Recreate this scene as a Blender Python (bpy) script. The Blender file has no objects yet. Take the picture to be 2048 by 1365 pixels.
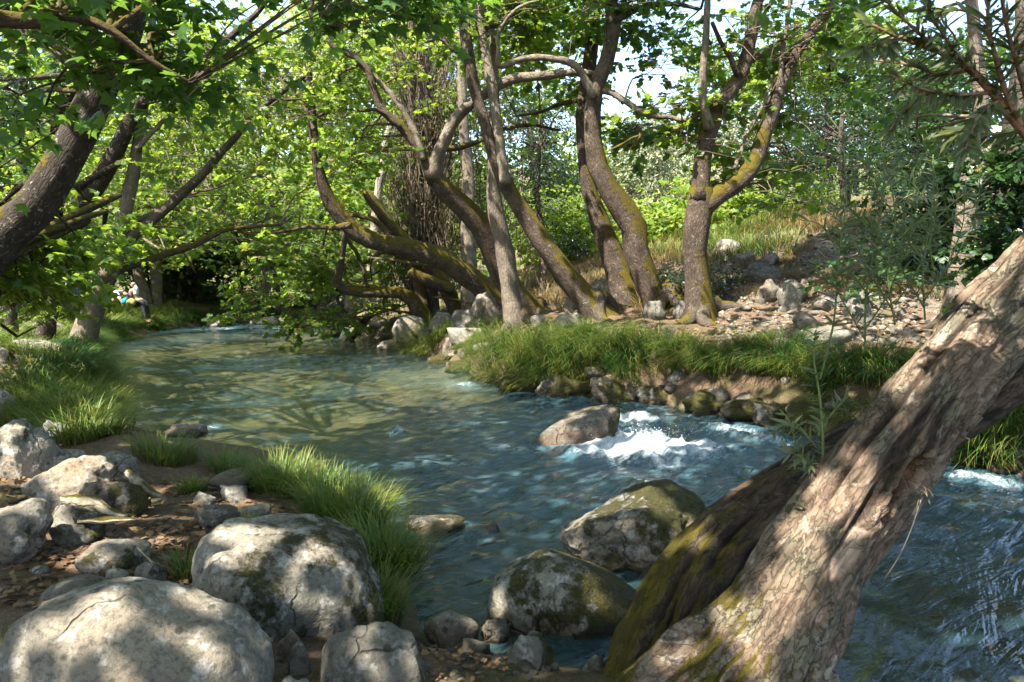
import bpy, bmesh, math, random
import numpy as np
from mathutils import Vector, Matrix
# ---------------------------------------------------------------- camera, sky, sun, exposure
SC = bpy.context.scene
COL = SC.collection
F = 1593.0; CH = 1.8; PIT = math.radians(4.56)
cam_data = bpy.data.cameras.new('camera'); cam = bpy.data.objects.new('camera', cam_data); COL.objects.link(cam)
cam.location = (0, 0, CH); cam.rotation_euler = (math.radians(90) - PIT, 0, 0)
cam_data.sensor_width = 36; cam_data.lens = F * 36 / 2048; cam_data.clip_end = 600; cam_data.clip_start = .05
cam_data.dof.use_dof = True; cam_data.dof.focus_distance = 9.0; cam_data.dof.aperture_fstop = 9.0
SC.camera = cam
SUN = np.array([-.40, -.42, .82]); SUN /= np.linalg.norm(SUN)
world = bpy.data.worlds.new('World'); SC.world = world; world.use_nodes = True
wn = world.node_tree; bg = wn.nodes['Background']
sky = wn.nodes.new('ShaderNodeTexSky'); sky.sky_type = 'NISHITA'; sky.sun_disc = False
sky.sun_elevation = math.asin(SUN[2]); sky.sun_rotation = math.atan2(SUN[0], SUN[1])
sky.air_density = 1.0; sky.dust_density = 1.5
wn.links.new(sky.outputs[0], bg.inputs[0]); bg.inputs[1].default_value = .13
sl = bpy.data.lights.new('sun', 'SUN'); sl.energy = 4.7; sl.angle = math.radians(.53); sl.color = (1, .93, .82)
so = bpy.data.objects.new('sun', sl); COL.objects.link(so); so.location = (-20, -20, 40)
so.rotation_euler = Vector(SUN).to_track_quat('Z', 'Y').to_euler()
SC.view_settings.view_transform = 'Standard'; SC.view_settings.look = 'None'
SC.view_settings.exposure = 2.3; SC.view_settings.gamma = 1.0; SC.view_settings.use_curve_mapping = False
SC.render.engine = 'CYCLES'
SC.cycles.use_denoising = True
SC.cycles.max_bounces = 7; SC.cycles.diffuse_bounces = 4; SC.cycles.glossy_bounces = 3
SC.cycles.transmission_bounces = 5; SC.cycles.transparent_max_bounces = 8
SC.cycles.caustics_reflective = False; SC.cycles.caustics_refractive = False
SC.cycles.sample_clamp_indirect = 6.0
RNG = np.random.default_rng(11)
# ---------------------------------------------------------------- geometry of the view and the valley
cp,sp=math.cos(PIT),math.sin(PIT)
def ray(px,py):
    xc=(px-1024)/F; yc=(682.5-py)/F
    return np.array([xc, cp+yc*sp, -sp+yc*cp])
def at(px,py,Y):
    d=ray(px,py); return np.array([0,0,CH])+d*(Y/d[1])
def on(px,py,z=0.0):
    d=ray(px,py); return np.array([0,0,CH])+d*((z-CH)/d[2])
def proj(p):
    q=np.asarray(p)-np.array([0,0,CH]); zc=q[...,1]*cp-q[...,2]*sp; yc=q[...,1]*sp+q[...,2]*cp
    return 1024+F*q[...,0]/zc, 682.5-F*yc/zc
LC=[(1.9,-14),(1.7,1),(1.45,2.9),(1.1,3.35)]+[tuple(on(*p)[:2]) for p in [(1210,1345),(850,1290),(800,1090),(700,1000),(560,915),(400,905),(262,860),(232,800),(212,725),(205,690),(300,664),(430,648),(560,639),(700,632)]]+[(-4,46),(3,52),(12,56)]
RC=[(10,-14),(8.6,2),(6.6,5.2)]+[tuple(on(*p)[:2]) for p in [(2048,945),(1900,908),(1650,872),(1450,832),(1300,808),(1100,790),(1000,770),(920,740),(850,708),(760,692),(705,664),(700,648),(790,637)]]+[(0,41),(6,45),(13,48)]
LC=np.array(LC); RC=np.array(RC)
RIV=np.vstack([LC,RC[::-1]])
def segdist(x,y,ch):
    d=np.full(x.shape,1e9)
    for a,b in zip(ch[:-1],ch[1:]):
        ab=b-a; t=np.clip(((x-a[0])*ab[0]+(y-a[1])*ab[1])/(ab@ab),0,1)
        d=np.minimum(d,np.hypot(x-a[0]-t*ab[0],y-a[1]-t*ab[1]))
    return d
def inside(x,y,poly):
    c=np.zeros(x.shape,bool); n=len(poly)
    for i in range(n):
        x1,y1=poly[i]; x2,y2=poly[(i+1)%n]
        if y1==y2: continue
        c^=((y1>y)!=(y2>y))&(x<(x2-x1)*(y-y1)/(y2-y1)+x1)
    return c
def hsh(i,j,k,s):
    h=(i.astype(np.uint32)*np.uint32(374761393)+j.astype(np.uint32)*np.uint32(668265263)+k.astype(np.uint32)*np.uint32(2246822519)+np.uint32((s*3266489917)&0xffffffff))
    h=(h^(h>>np.uint32(13)))*np.uint32(1274126177); h^=h>>np.uint32(16)
    return (h&np.uint32(0xffffff)).astype(np.float64)/0x7fffff-1
def noise(p,s=0):
    p=np.asarray(p,float); i=np.floor(p).astype(np.int64); f=p-i; f=f*f*f*(f*(f*6-15)+10); r=0
    for a in (0,1):
        wa=f[:,0] if a else 1-f[:,0]
        for b in (0,1):
            wb=f[:,1] if b else 1-f[:,1]
            for c in (0,1):
                wc=f[:,2] if c else 1-f[:,2]
                r=r+wa*wb*wc*hsh(i[:,0]+a,i[:,1]+b,i[:,2]+c,s)
    return r
def fbm(p,s=0,o=4,g=.5):
    r=0;a=1.;p=np.asarray(p,float)
    for k in range(o): r=r+a*noise(p*2**k,s+k*7); a*=g
    return r
def height(x,y):
    x=np.asarray(x,float);y=np.asarray(y,float);sh=x.shape;x=x.ravel();y=y.ravel()
    dl=segdist(x,y,LC);dr=segdist(x,y,RC);ins=inside(x,y,RIV)
    L=np.interp(dl,[0,.12,.35,.8,2,5,10,18,30,60,110],[0,.12,.24,.33,.45,.7,1.3,3.5,8,16,24])
    R=np.interp(dr,[0,.12,.35,.8,1.5,3,6,10,14,20,40,110],[0,.26,.52,.74,.92,1.15,2.0,3.35,4.3,4.9,7,17])
    near=np.clip((9-y)/4,0,1)*np.clip((x+9)/4,0,1)
    L=L*(1-near)+near*np.interp(dl,[0,.3,1,3,8,20],[0,.12,.2,.36,.7,2])
    out=np.where(dl<dr,L,R)
    bed=-np.interp(np.minimum(dl,dr),[0,.1,.5,1.5,4],[0,.08,.2,.36,.5])
    z=np.where(ins,bed,out)
    d=np.minimum(dl,dr); P=np.c_[x,y,0*x]
    z=z+np.minimum(d,1)*(.10*fbm(P*.9,3,4)+.02*fbm(P*5,5,2))+np.clip(d-8,0,20)*.04*fbm(P*.15,9,3)
    return z.reshape(sh)
def hit(px,py,y0=1.2):
    d=ray(px,py)
    t=np.geomspace(y0,160,1000)
    X=d[0]*t/d[1];Z=CH+d[2]*t/d[1]
    h=np.maximum(height(X,t),0) if False else height(X,t)
    k=np.nonzero(Z<h)[0]
    if len(k)==0: return None
    k=k[0]; return np.array([X[k],t[k],h[k]])
# ---------------------------------------------------------------- helpers
def nrm(v): return v / np.maximum(np.linalg.norm(v, axis=-1, keepdims=True), 1e-9)
def tag(o, label=None, cat=None, group=None, kind=None):
    if label: o['label'] = label
    if cat: o['category'] = cat
    if group: o['group'] = group
    if kind: o['kind'] = kind
    return o
def empty(name, loc, label, cat, group=None):
    o = bpy.data.objects.new(name, None); COL.objects.link(o); o.location = [float(c) for c in loc]
    o.empty_display_size = .2
    return tag(o, label, cat, group)
def mesh(name, V, faces, mat, parent=None, smooth=True, attrs=None, origin=None):
    V = np.asarray(V, np.float64)
    if origin is None: origin = np.array(parent.location) if parent is not None else np.zeros(3)
    if parent is not None:
        pp = np.zeros(3); q = parent
        while q is not None: pp = pp + np.array(q.location); q = q.parent
        origin = pp
    me = bpy.data.meshes.new(name)
    if not isinstance(faces, list): faces = [faces]
    faces = [np.asarray(f, np.int64) for f in faces if len(f)]
    me.vertices.add(len(V)); me.vertices.foreach_set('co', (V - origin).astype(np.float32).ravel())
    lv = np.concatenate([f.ravel() for f in faces]); tot = np.concatenate([np.full(len(f), f.shape[1]) for f in faces])
    st = np.concatenate([[0], np.cumsum(tot)[:-1]])
    me.loops.add(len(lv)); me.polygons.add(len(tot))
    me.loops.foreach_set('vertex_index', lv.astype(np.int32))
    me.polygons.foreach_set('loop_start', st.astype(np.int32))
    me.polygons.foreach_set('use_smooth', np.full(len(tot), smooth))
    for k, a in (attrs or {}).items():
        a = np.asarray(a, np.float32)
        if a.ndim == 1: me.attributes.new(k, 'FLOAT', 'POINT').data.foreach_set('value', a)
        else: me.attributes.new(k, 'FLOAT_VECTOR', 'POINT').data.foreach_set('vector', a.ravel())
    me.update(calc_edges=True)
    if mat: me.materials.append(mat)
    o = bpy.data.objects.new(name, me); COL.objects.link(o)
    if parent is not None: o.parent = parent
    else: o.location = [float(c) for c in origin]
    return o
class Mat:
    def __init__(s, name):
        s.m = bpy.data.materials.new(name); s.m.use_nodes = True; s.t = s.m.node_tree; s.t.nodes.clear()
        s.o = s.t.nodes.new('ShaderNodeOutputMaterial')
    def n(s, ty, ins=None, out=0, **pr):
        d = s.t.nodes.new('ShaderNode' + ty)
        for k, v in pr.items(): setattr(d, k, v)
        for k, v in (ins or {}).items():
            if isinstance(v, bpy.types.NodeSocket): s.t.links.new(v, d.inputs[k])
            else: d.inputs[k].default_value = v
        return d.outputs[out]
    def noise(s, v, sc, det=4, ro=.55, dist=0): return s.n('TexNoise', {'Vector': v, 'Scale': sc, 'Detail': det, 'Roughness': ro, 'Distortion': dist})
    def ramp(s, f, st):
        d = s.t.nodes.new('ShaderNodeValToRGB'); e = d.color_ramp.elements
        while len(e) < len(st): e.new(.5)
        for q, (p, c) in zip(e, st):
            q.position = p; q.color = (c, c, c, 1) if not isinstance(c, tuple) else c + (1,)
        s.t.links.new(f, d.inputs[0]); return d.outputs[0]
    def mix(s, f, a, b, bt='MIX'):
        d = s.t.nodes.new('ShaderNodeMix'); d.data_type = 'RGBA'; d.blend_type = bt
        for k, v in ((0, f), (6, a), (7, b)):
            if isinstance(v, bpy.types.NodeSocket): s.t.links.new(v, d.inputs[k])
            else: d.inputs[k].default_value = v + (1,) if isinstance(v, tuple) else v
        return d.outputs[2]
    def ma(s, op, a, b=.5, c=None):
        i = {0: a, 1: b}
        if c is not None: i[2] = c
        return s.n('Math', i, operation=op)
    def attr(s, nm, out='Fac', ty='GEOMETRY'):
        d = s.t.nodes.new('ShaderNodeAttribute'); d.attribute_name = nm; d.attribute_type = ty; return d.outputs[out]
    def objc(s): return s.n('TexCoord', out='Object')
    def pos(s): return s.n('NewGeometry', out='Position')
    def nor(s): return s.n('NewGeometry', out='Normal')
    def xyz(s, v, k): return s.n('SeparateXYZ', {0: v}, out=k)
    def scale(s, v, sc): return s.n('VectorMath', {0: v, 1: sc}, operation='MULTIPLY')
    def add(s, v, w): return s.n('VectorMath', {0: v, 1: w}, operation='ADD')
    def bump(s, h, st, d=.02, n=None):
        i = {'Height': h, 'Strength': st, 'Distance': d}
        if n: i['Normal'] = n
        return s.n('Bump', i)
    def bsdf(s, col, rough=.8, normal=None, spec=.3):
        i = {'Base Color': col if not isinstance(col, tuple) else col + (1,), 'Roughness': rough, 'Specular IOR Level': spec}
        if normal: i['Normal'] = normal
        return s.n('BsdfPrincipled', i)
    def done(s, sh): s.t.links.new(sh, s.o.inputs[0]); return s.m
def plain(name, col, rough=.8, var=.25, sc=20):
    g = Mat(name); n = g.noise(g.objc(), sc)
    return g.done(g.bsdf(g.mix(n, tuple(c * (1 - var) for c in col), tuple(min(1, c * (1 + var)) for c in col)), rough, g.bump(n, .4, .01)))
# ---------------------------------------------------------------- materials
def mat_bark(name, a, b, moss=.5, lich=.5, msc=1.0):
    g = Mat(name); bk = g.attr('bk', 'Vector'); sd = g.n('ObjectInfo', out='Random')
    v = g.add(bk, g.n('CombineXYZ', {0: g.ma('MULTIPLY', sd, 37.0), 1: g.ma('MULTIPLY', sd, 17.0), 2: 0.0}))
    n1 = g.noise(g.scale(v, (1, 1, .35)), 38, 6, .65); n2 = g.noise(v, 5, 4, .6); n3 = g.noise(v, 16, 5, .7, .6)
    vor = g.n('TexVoronoi', {'Vector': g.scale(v, (1, 1, .3)), 'Scale': 26.0}, feature='DISTANCE_TO_EDGE')
    crack = g.ramp(vor, [(0, 0.), (.16, 1.)])
    col = g.mix(g.ramp(n1, [(.3, 0.), (.72, 1.)]), a, b)
    col = g.mix(g.ramp(n2, [(.4, 0.), (.65, .6)]), col, tuple(c * 1.5 for c in b))
    col = g.mix(g.ma('MULTIPLY', g.ma('SUBTRACT', 1.0, crack), .30), col, tuple(c * .35 for c in a))
    col = g.mix(g.ma('MULTIPLY', g.ramp(n3, [(.59, 0.), (.64, .65)]), lich), col, (.22, .22, .185))
    up = g.xyz(g.nor(), 2); sx = g.xyz(g.nor(), 0)
    f = g.ma('ADD', g.ma('MULTIPLY', up, .55), g.ma('MULTIPLY', sx, .10))
    f = g.ma('ADD', f, g.ma('ADD', g.ma('MULTIPLY', g.noise(v, 3.2 * msc, 3, .6), .8), g.ma('MULTIPLY', g.noise(v, 14, 6, .75), .45)))
    hz = g.n('MapRange', {0: g.xyz(g.pos(), 2), 1: 4.2, 2: 7.0, 3: 0.08, 4: -.5})
    f = g.ma('ADD', g.ma('ADD', f, hz), moss - 1.0)
    mk = g.ramp(f, [(.34, 0.), (.42, 1.)])
    fine = g.noise(v, 90, 3, .7)
    mcol = g.mix(g.noise(v, 9, 4), (.032, .034, .006), (.18, .125, .012))
    mcol = g.mix(g.ramp(fine, [(.35, .6), (.6, 0.)]), mcol, (.018, .02, .004))
    col = g.mix(mk, col, mcol)
    h = g.ma('ADD', g.ma('MULTIPLY', crack, .3), g.ma('ADD', g.ma('ADD', n1, g.ma('MULTIPLY', n3, .8)), g.ma('MULTIPLY', g.ma('MULTIPLY', mk, fine), 1.5)))
    return g.done(g.bsdf(col, .85, g.bump(h, .8, .02), .2))
def mat_fore():
    g = Mat('willow_bark'); bk = g.attr('bk', 'Vector'); sc = g.attr('scar'); ho = g.attr('hollow')
    n1 = g.noise(g.scale(bk, (1, 1, .28)), 34, 7, .68, .5); n2 = g.noise(bk, 6, 5, .6); n3 = g.noise(g.scale(bk, (1, 1, .6)), 13, 6, .7, 1.2)
    vor = g.n('TexVoronoi', {'Vector': g.add(g.scale(bk, (1, 1, .22)), g.scale(n2, (.05, .05, .0))), 'Scale': 17.0}, feature='DISTANCE_TO_EDGE')
    crack = g.ramp(vor, [(0, 0.), (.12, 1.)])
    col = g.mix(g.ramp(n1, [(.3, 0.), (.7, 1.)]), (.07, .048, .034), (.25, .18, .13))
    col = g.mix(g.ramp(n2, [(.45, 0.), (.62, .7)]), col, (.125, .125, .085))
    col = g.mix(g.ma('MULTIPLY', g.ma('MULTIPLY', g.ma('SUBTRACT', 1.0, crack), g.ramp(n3, [(.42, 0.), (.6, 1.)])), .7), col, (.02, .014, .01))
    col = g.mix(g.ramp(n3, [(.57, 0.), (.63, .8)]), col, (.26, .235, .19))
    col = g.mix(g.attr('groove'), col, (.024, .016, .012))
    col = g.mix(g.attr('shade_tint'), col, g.mix(1., col, (.42, .40, .36), 'MULTIPLY'))  # multiplies stem and root bark darker, shade put into the colour
    up = g.xyz(g.nor(), 2); sx = g.xyz(g.nor(), 0)
    f = g.ma('ADD', g.ma('SUBTRACT', g.ma('MULTIPLY', up, .45), g.ma('MULTIPLY', sx, .28)), g.ma('MULTIPLY', g.noise(bk, 4.5, 5, .65), 1.2))
    f = g.ma('ADD', f, g.n('MapRange', {0: g.xyz(g.pos(), 2), 1: .1, 2: 1.1, 3: -.42, 4: -.95}))
    mk = g.ramp(g.ma('MULTIPLY', g.ma('ADD', f, g.attr('mossy')), 1.0), [(.32, 0.), (.44, 1.)])
    mcol = g.mix(g.noise(bk, 12, 4), (.022, .026, .006), (.13, .10, .01)); fine = g.noise(bk, 110, 3, .7)
    col = g.mix(mk, col, mcol)
    gr = g.n('TexWave', {'Vector': g.scale(bk, (1, 1, .25)), 'Scale': 14.0, 'Distortion': 5.0, 'Detail': 3.0, 'Detail Scale': 1.5})
    col = g.mix(sc, col, g.mix(gr, (.26, .175, .12), (.36, .27, .20)))
    col = g.mix(ho, col, g.mix(n1, (.035, .014, .007), (.19, .085, .04)))
    pv = g.add(g.scale(bk, (1, 1, .24)), g.scale(g.n('TexNoise', {'Vector': g.scale(bk, (1, 1, .5)), 'Scale': 22.0, 'Detail': 5.0, 'Roughness': .7}, out=1), (.055, .055, .04)))
    pl = g.n('TexVoronoi', {'Vector': pv, 'Scale': 48.0}, feature='DISTANCE_TO_EDGE'); pc = g.n('TexVoronoi', {'Vector': pv, 'Scale': 48.0}, out=1); pk = g.ramp(pl, [(0, 0.), (.07, 1.)])
    col = g.mix(g.ma('MULTIPLY', g.ma('SUBTRACT', 1.0, sc), .4), col, g.mix(1., col, g.mix(g.xyz(pc, 0), (.55, .5, .45), (1.5, 1.45, 1.35)), 'MULTIPLY'))
    col = g.mix(g.ma('MULTIPLY', g.ma('MULTIPLY', g.ma('SUBTRACT', 1.0, pk), g.ramp(n2, [(.42, 0.), (.58, 1.)])), .65), col, (.025, .017, .012))
    h = g.ma('ADD', g.ma('ADD', g.ma('ADD', g.ma('MULTIPLY', pk, .3), g.ma('MULTIPLY', g.xyz(pc, 1), .22)), n1), g.ma('ADD', g.ma('MULTIPLY', g.ma('MULTIPLY', mk, fine), 1.2), g.ma('MULTIPLY', n3, 1.1)))
    h = g.ma('MULTIPLY', h, g.ma('SUBTRACT', 1.0, g.ma('MULTIPLY', sc, .75)))
    return g.done(g.bsdf(col, .82, g.bump(h, .9, .018), .2))
def mat_rock():
    g = Mat('limestone'); ob = g.objc(); rn = g.n('ObjectInfo', out='Random')
    v = g.add(ob, g.n('CombineXYZ', {0: g.ma('MULTIPLY', rn, 41.0), 1: g.ma('MULTIPLY', rn, 23.0), 2: rn}))
    tone = g.attr('tone', ty='OBJECT'); warm = g.attr('warm', ty='OBJECT'); moss = g.attr('moss', ty='OBJECT')
    n1 = g.noise(v, 3.0, 6, .6); n2 = g.noise(v, 11, 6, .65); n3 = g.noise(v, 45, 4, .7); n4 = g.noise(v, 1.4, 3)
    c = g.mix(g.ramp(n1, [(.3, 0.), (.7, 1.)]), (.088, .084, .068), (.205, .19, .15))
    c = g.mix(g.ma('MULTIPLY', g.ramp(n4, [(.42, 0.), (.66, 1.)]), warm), c, (.22, .155, .10))
    c = g.mix(g.ramp(n2, [(.535, 0.), (.60, .6)]), c, (.33, .315, .28))
    c = g.mix(g.ramp(n2, [(.30, .7), (.40, 0.)]), c, (.05, .05, .04))
    sp = g.ramp(g.n('TexVoronoi', {'Vector': v, 'Scale': 13.0}), [(.14, 1.), (.24, 0.)])
    c = g.mix(g.ma('MULTIPLY', sp, g.ramp(g.noise(v, 5.0, 2), [(.46, 0.), (.54, .9)])), c, (.03, .03, .026))
    c = g.mix(g.ramp(n3, [(.36, .75), (.52, 0.)]), c, (.06, .055, .045))
    ck = g.n('TexVoronoi', {'Vector': g.add(v, g.scale(g.n('TexNoise', {'Vector': v, 'Scale': 4.0, 'Detail': 4.0}, out=1), (.25, .25, .25))), 'Scale': 2.3}, feature='DISTANCE_TO_EDGE')
    ck = g.ma('MULTIPLY', g.ramp(ck, [(0, 1.), (.018, 0.)]), g.ramp(g.noise(v, 2.0, 2), [(.50, 0.), (.58, 1.)]))
    c = g.mix(g.ma('MULTIPLY', ck, .8), c, (.035, .03, .024))
    c = g.mix(1.0, c, g.n('CombineColor', {0: tone, 1: tone, 2: tone}), 'MULTIPLY')
    up = g.xyz(g.nor(), 2); sx = g.xyz(g.nor(), 0)
    f = g.ma('ADD', g.ma('ADD', g.ma('MULTIPLY', up, .06), g.ma('MULTIPLY', sx, .24)), g.ma('ADD', g.ma('MULTIPLY', g.noise(v, 2.4, 3, .6), .62), g.ma('MULTIPLY', g.noise(v, 9, 8, .8), 1.0)))
    f = g.ma('ADD', g.ma('ADD', f, g.ma('MULTIPLY', n3, .15)), g.ma('SUBTRACT', moss, 1.22))
    mk = g.ramp(f, [(.18, 0.), (.26, 1.)]); fine = g.noise(v, 70, 3, .75)
    mc = g.mix(g.noise(v, 8, 4), (.016, .02, .005), (.10, .082, .010))
    mc = g.mix(g.ramp(fine, [(.38, .85), (.58, 0.)]), mc, (.010, .013, .003))
    c = g.mix(mk, c, mc)
    wz = g.n('MapRange', {0: g.ma('ADD', g.xyz(g.pos(), 2), g.ma('MULTIPLY', n2, .08)), 1: .07, 2: .16, 3: 1., 4: 0.})
    c = g.mix(wz, c, g.mix(1.0, c, (.42, .36, .26), 'MULTIPLY'))
    ro = g.ma('SUBTRACT', .82, g.ma('MULTIPLY', wz, .5))
    h = g.ma('SUBTRACT', g.ma('ADD', g.ma('ADD', n2, g.ma('MULTIPLY', n3, .5)), g.ma('MULTIPLY', g.ma('MULTIPLY', mk, fine), 1.8)), g.ma('MULTIPLY', ck, .9))
    return g.done(g.bsdf(c, ro, g.bump(h, .75, .025), .3))
def mat_ground():
    g = Mat('ground_soil'); p = g.pos(); gr = g.attr('gravel'); me = g.attr('meadow'); bd = g.attr('bed')
    n1 = g.noise(p, 1.6, 6, .6); n2 = g.noise(p, 9, 6, .65); n3 = g.noise(p, 40, 5, .7)
    c = g.mix(n2, (.045, .03, .02), (.15, .105, .07))
    c = g.mix(g.ramp(n3, [(.5, 0.), (.6, .7)]), c, (.20, .125, .07))
    c = g.mix(g.ramp(n1, [(.5, 0.), (.62, .6)]), c, (.06, .065, .02))
    vo = g.n('TexVoronoi', {'Vector': p, 'Scale': 17.0}, out=1)
    st = g.mix(g.xyz(vo, 0), (.09, .07, .05), (.26, .20, .15)); c = g.mix(g.ma('MULTIPLY', gr, g.ramp(n2, [(.35, .3), (.6, .9)])), c, st)
    c = g.mix(me, c, g.mix(n2, (.045, .07, .014), (.18, .17, .06)))
    vb = g.n('TexVoronoi', {'Vector': g.scale(p, (1, 1, 0)), 'Scale': 4.2, 'Randomness': 1.0}, out=1)
    vd = g.n('TexVoronoi', {'Vector': g.scale(p, (1, 1, 0)), 'Scale': 4.2}, feature='DISTANCE_TO_EDGE')
    b = g.mix(g.xyz(vb, 1), (.07, .06, .036), (.23, .19, .12)); b = g.mix(g.ramp(vd, [(0, .8), (.08, 0.)]), b, (.05, .045, .03))
    b = g.mix(g.ramp(n1, [(.4, 0.), (.65, .8)]), b, (.10, .10, .045))
    c = g.mix(bd, c, b)
    return g.done(g.bsdf(c, .9, g.bump(g.ma('ADD', n2, g.ma('ADD', n3, g.ma('MULTIPLY', gr, g.xyz(vo, 0)))), .8, .04), .2))
def mat_leaf(name, a, b, tl, trans=.4, rough=.45, spec=.35):
    g = Mat(name); r = g.ma('FRACT', g.ma('ADD', g.attr('rnd'), g.n('ObjectInfo', out='Random')))
    c = g.mix(r, a, b)
    c = g.mix(g.ramp(r, [(.955, 0.), (.965, .7)]), c, (.20, .15, .03))
    d = g.bsdf(c, rough, None, spec); t = g.n('BsdfTranslucent', {0: g.mix(r, tuple(x * .8 for x in tl), tl)})
    return g.done(g.n('MixShader', {0: trans, 1: d, 2: t}))
def mat_grass(name, base, mid, tip):
    g = Mat(name); t = g.attr('t'); r = g.attr('rnd')
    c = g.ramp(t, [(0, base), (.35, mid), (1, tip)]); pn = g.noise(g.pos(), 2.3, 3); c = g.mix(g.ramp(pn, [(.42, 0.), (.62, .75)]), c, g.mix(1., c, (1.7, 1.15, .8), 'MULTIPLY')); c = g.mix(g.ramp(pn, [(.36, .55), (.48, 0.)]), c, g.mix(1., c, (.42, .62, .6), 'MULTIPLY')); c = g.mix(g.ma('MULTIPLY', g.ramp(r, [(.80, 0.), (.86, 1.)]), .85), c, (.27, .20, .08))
    c = g.mix(g.ma('MULTIPLY', r, .5), c, g.mix(1., c, (.55, .7, .5), 'MULTIPLY'))
    return g.done(g.n('MixShader', {0: .3, 1: g.bsdf(c, .5, None, .3), 2: g.n('BsdfTranslucent', {0: g.mix(.5, c, tip)})}))
def mat_water():
    g = Mat('river_water'); p = g.pos(); fo = g.attr('foam'); ch = g.attr('chop')
    a = -.98
    def rot(v, ang, sc): return g.scale(g.n('VectorRotate', {'Vector': v, 'Angle': ang}, rotation_type='Z_AXIS'), sc)
    q = rot(p, a, (.36, 1.6, 1))
    w1 = g.noise(q, 1.7, 4, .52, .8); w2 = g.noise(rot(p, a + .25, (.36, 1.8, 1)), 4.2, 4, .58, .9); w3 = g.noise(rot(p, a - .3, (.6, 1.7, 1)), 22, 3, .6)
    h = g.ma('ADD', g.ma('ADD', w1, g.ma('MULTIPLY', w2, .30)), g.ma('MULTIPLY', w3, .022))
    nb = g.n('Bump', {'Height': h, 'Strength': g.ma('MULTIPLY', ch, 1.0), 'Distance': .30})
    fr = g.n('Fresnel', {'IOR': 1.33, 'Normal': nb})
    tr = g.n('BsdfTransparent', {0: (.78, .84, .72, 1)})
    df = g.n('BsdfDiffuse', {0: g.mix(w1, (.040, .105, .135), (.095, .19, .23)), 'Normal': nb})
    body = g.n('MixShader', {0: g.n('MapRange', {0: ch, 1: .3, 2: 1., 3: .11, 4: .58}), 1: tr, 2: df})
    gl = g.n('BsdfGlossy', {0: (1, 1, 1, 1), 'Roughness': .07, 'Normal': nb})
    sh = g.n('MixShader', {0: fr, 1: body, 2: gl})
    fn = g.noise(rot(p, a, (.7, 1.6, 1)), 9, 6, .7, .9)
    fm = g.ramp(g.ma('SUBTRACT', g.ma('ADD', g.ma('MULTIPLY', fo, .8), g.ma('MULTIPLY', fn, 1.3)), .95), [(.08, 0.), (.40, .5), (.80, .95)])
    st = g.noise(rot(p, a, (.32, 2.6, 1)), 3.6, 5, .66, .8); st = g.ma('MULTIPLY', g.ramp(st, [(.56, 0.), (.84, .34)]), g.n('MapRange', {0: ch, 1: .35, 2: .75, 3: 0., 4: 1.}))
    fm = g.ma('MULTIPLY', fm, g.ramp(fo, [(.02, 0.), (.25, 1.)]))
    fm = g.ma('MAXIMUM', fm, st)
    wh = g.bsdf((.62, .65, .67), .6, g.bump(fn, 1.0, .05), .2)
    return g.done(g.n('MixShader', {0: fm, 1: sh, 2: wh}))
ROCK = mat_rock()
BARK = mat_bark('plane_bark', (.036, .027, .021), (.115, .085, .062), .48, .9)
BARKM = mat_bark('mossy_bark', (.024, .018, .014), (.085, .062, .045), .61, .9)
BARKB = mat_bark('black_bark', (.014, .011, .009), (.048, .037, .028), .47, 1.3)
BARKG = mat_bark('grey_bark', (.07, .056, .044), (.17, .14, .105), .30, .7)
BARKD = mat_bark('dark_bark', (.028, .022, .018), (.075, .06, .045), .34, .5)
BARKP = mat_bark('pale_bark', (.12, .10, .07), (.28, .25, .18), .22, .5)
TWIG = plain('twig_bark', (.13, .095, .065))
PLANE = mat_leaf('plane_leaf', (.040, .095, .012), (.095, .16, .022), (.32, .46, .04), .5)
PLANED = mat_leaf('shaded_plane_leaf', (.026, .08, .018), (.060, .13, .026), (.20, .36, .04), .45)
BRIGHT = mat_leaf('lime_leaf', (.075, .15, .02), (.15, .23, .035), (.42, .52, .07), .48)
OLIVE = mat_leaf('olive_leaf', (.15, .18, .10), (.27, .29, .18), (.28, .32, .16), .25, .6)
HOLM = mat_leaf('holm_oak_leaf', (.009, .024, .009), (.022, .045, .016), (.04, .07, .018), .2)
BLUISH = mat_leaf('bluish_leaf', (.014, .032, .020), (.035, .06, .04), (.05, .09, .035), .25, .4, .5)
WILLOW = mat_leaf('willow_leaf', (.06, .095, .04), (.17, .19, .11), (.24, .30, .09), .35, .4, .45)
IVY = mat_leaf('ivy_leaf', (.012, .04, .010), (.04, .085, .02), (.06, .13, .02), .2, .35, .5)
DRYLEAF = mat_leaf('dry_leaf', (.09, .045, .022), (.24, .15, .08), (.2, .1, .04), .2, .7)
GRASS = mat_grass('sedge_grass', (.06, .05, .017), (.055, .12, .018), (.15, .22, .035))
GRASSD = mat_grass('deep_green_grass', (.03, .035, .012), (.026, .085, .020), (.06, .15, .03))
GRASSY = mat_grass('dry_grass', (.10, .07, .035), (.15, .12, .045), (.25, .20, .085))
VINE = plain('dead_vine', (.11, .085, .058), .9, .5, 3)
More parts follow.
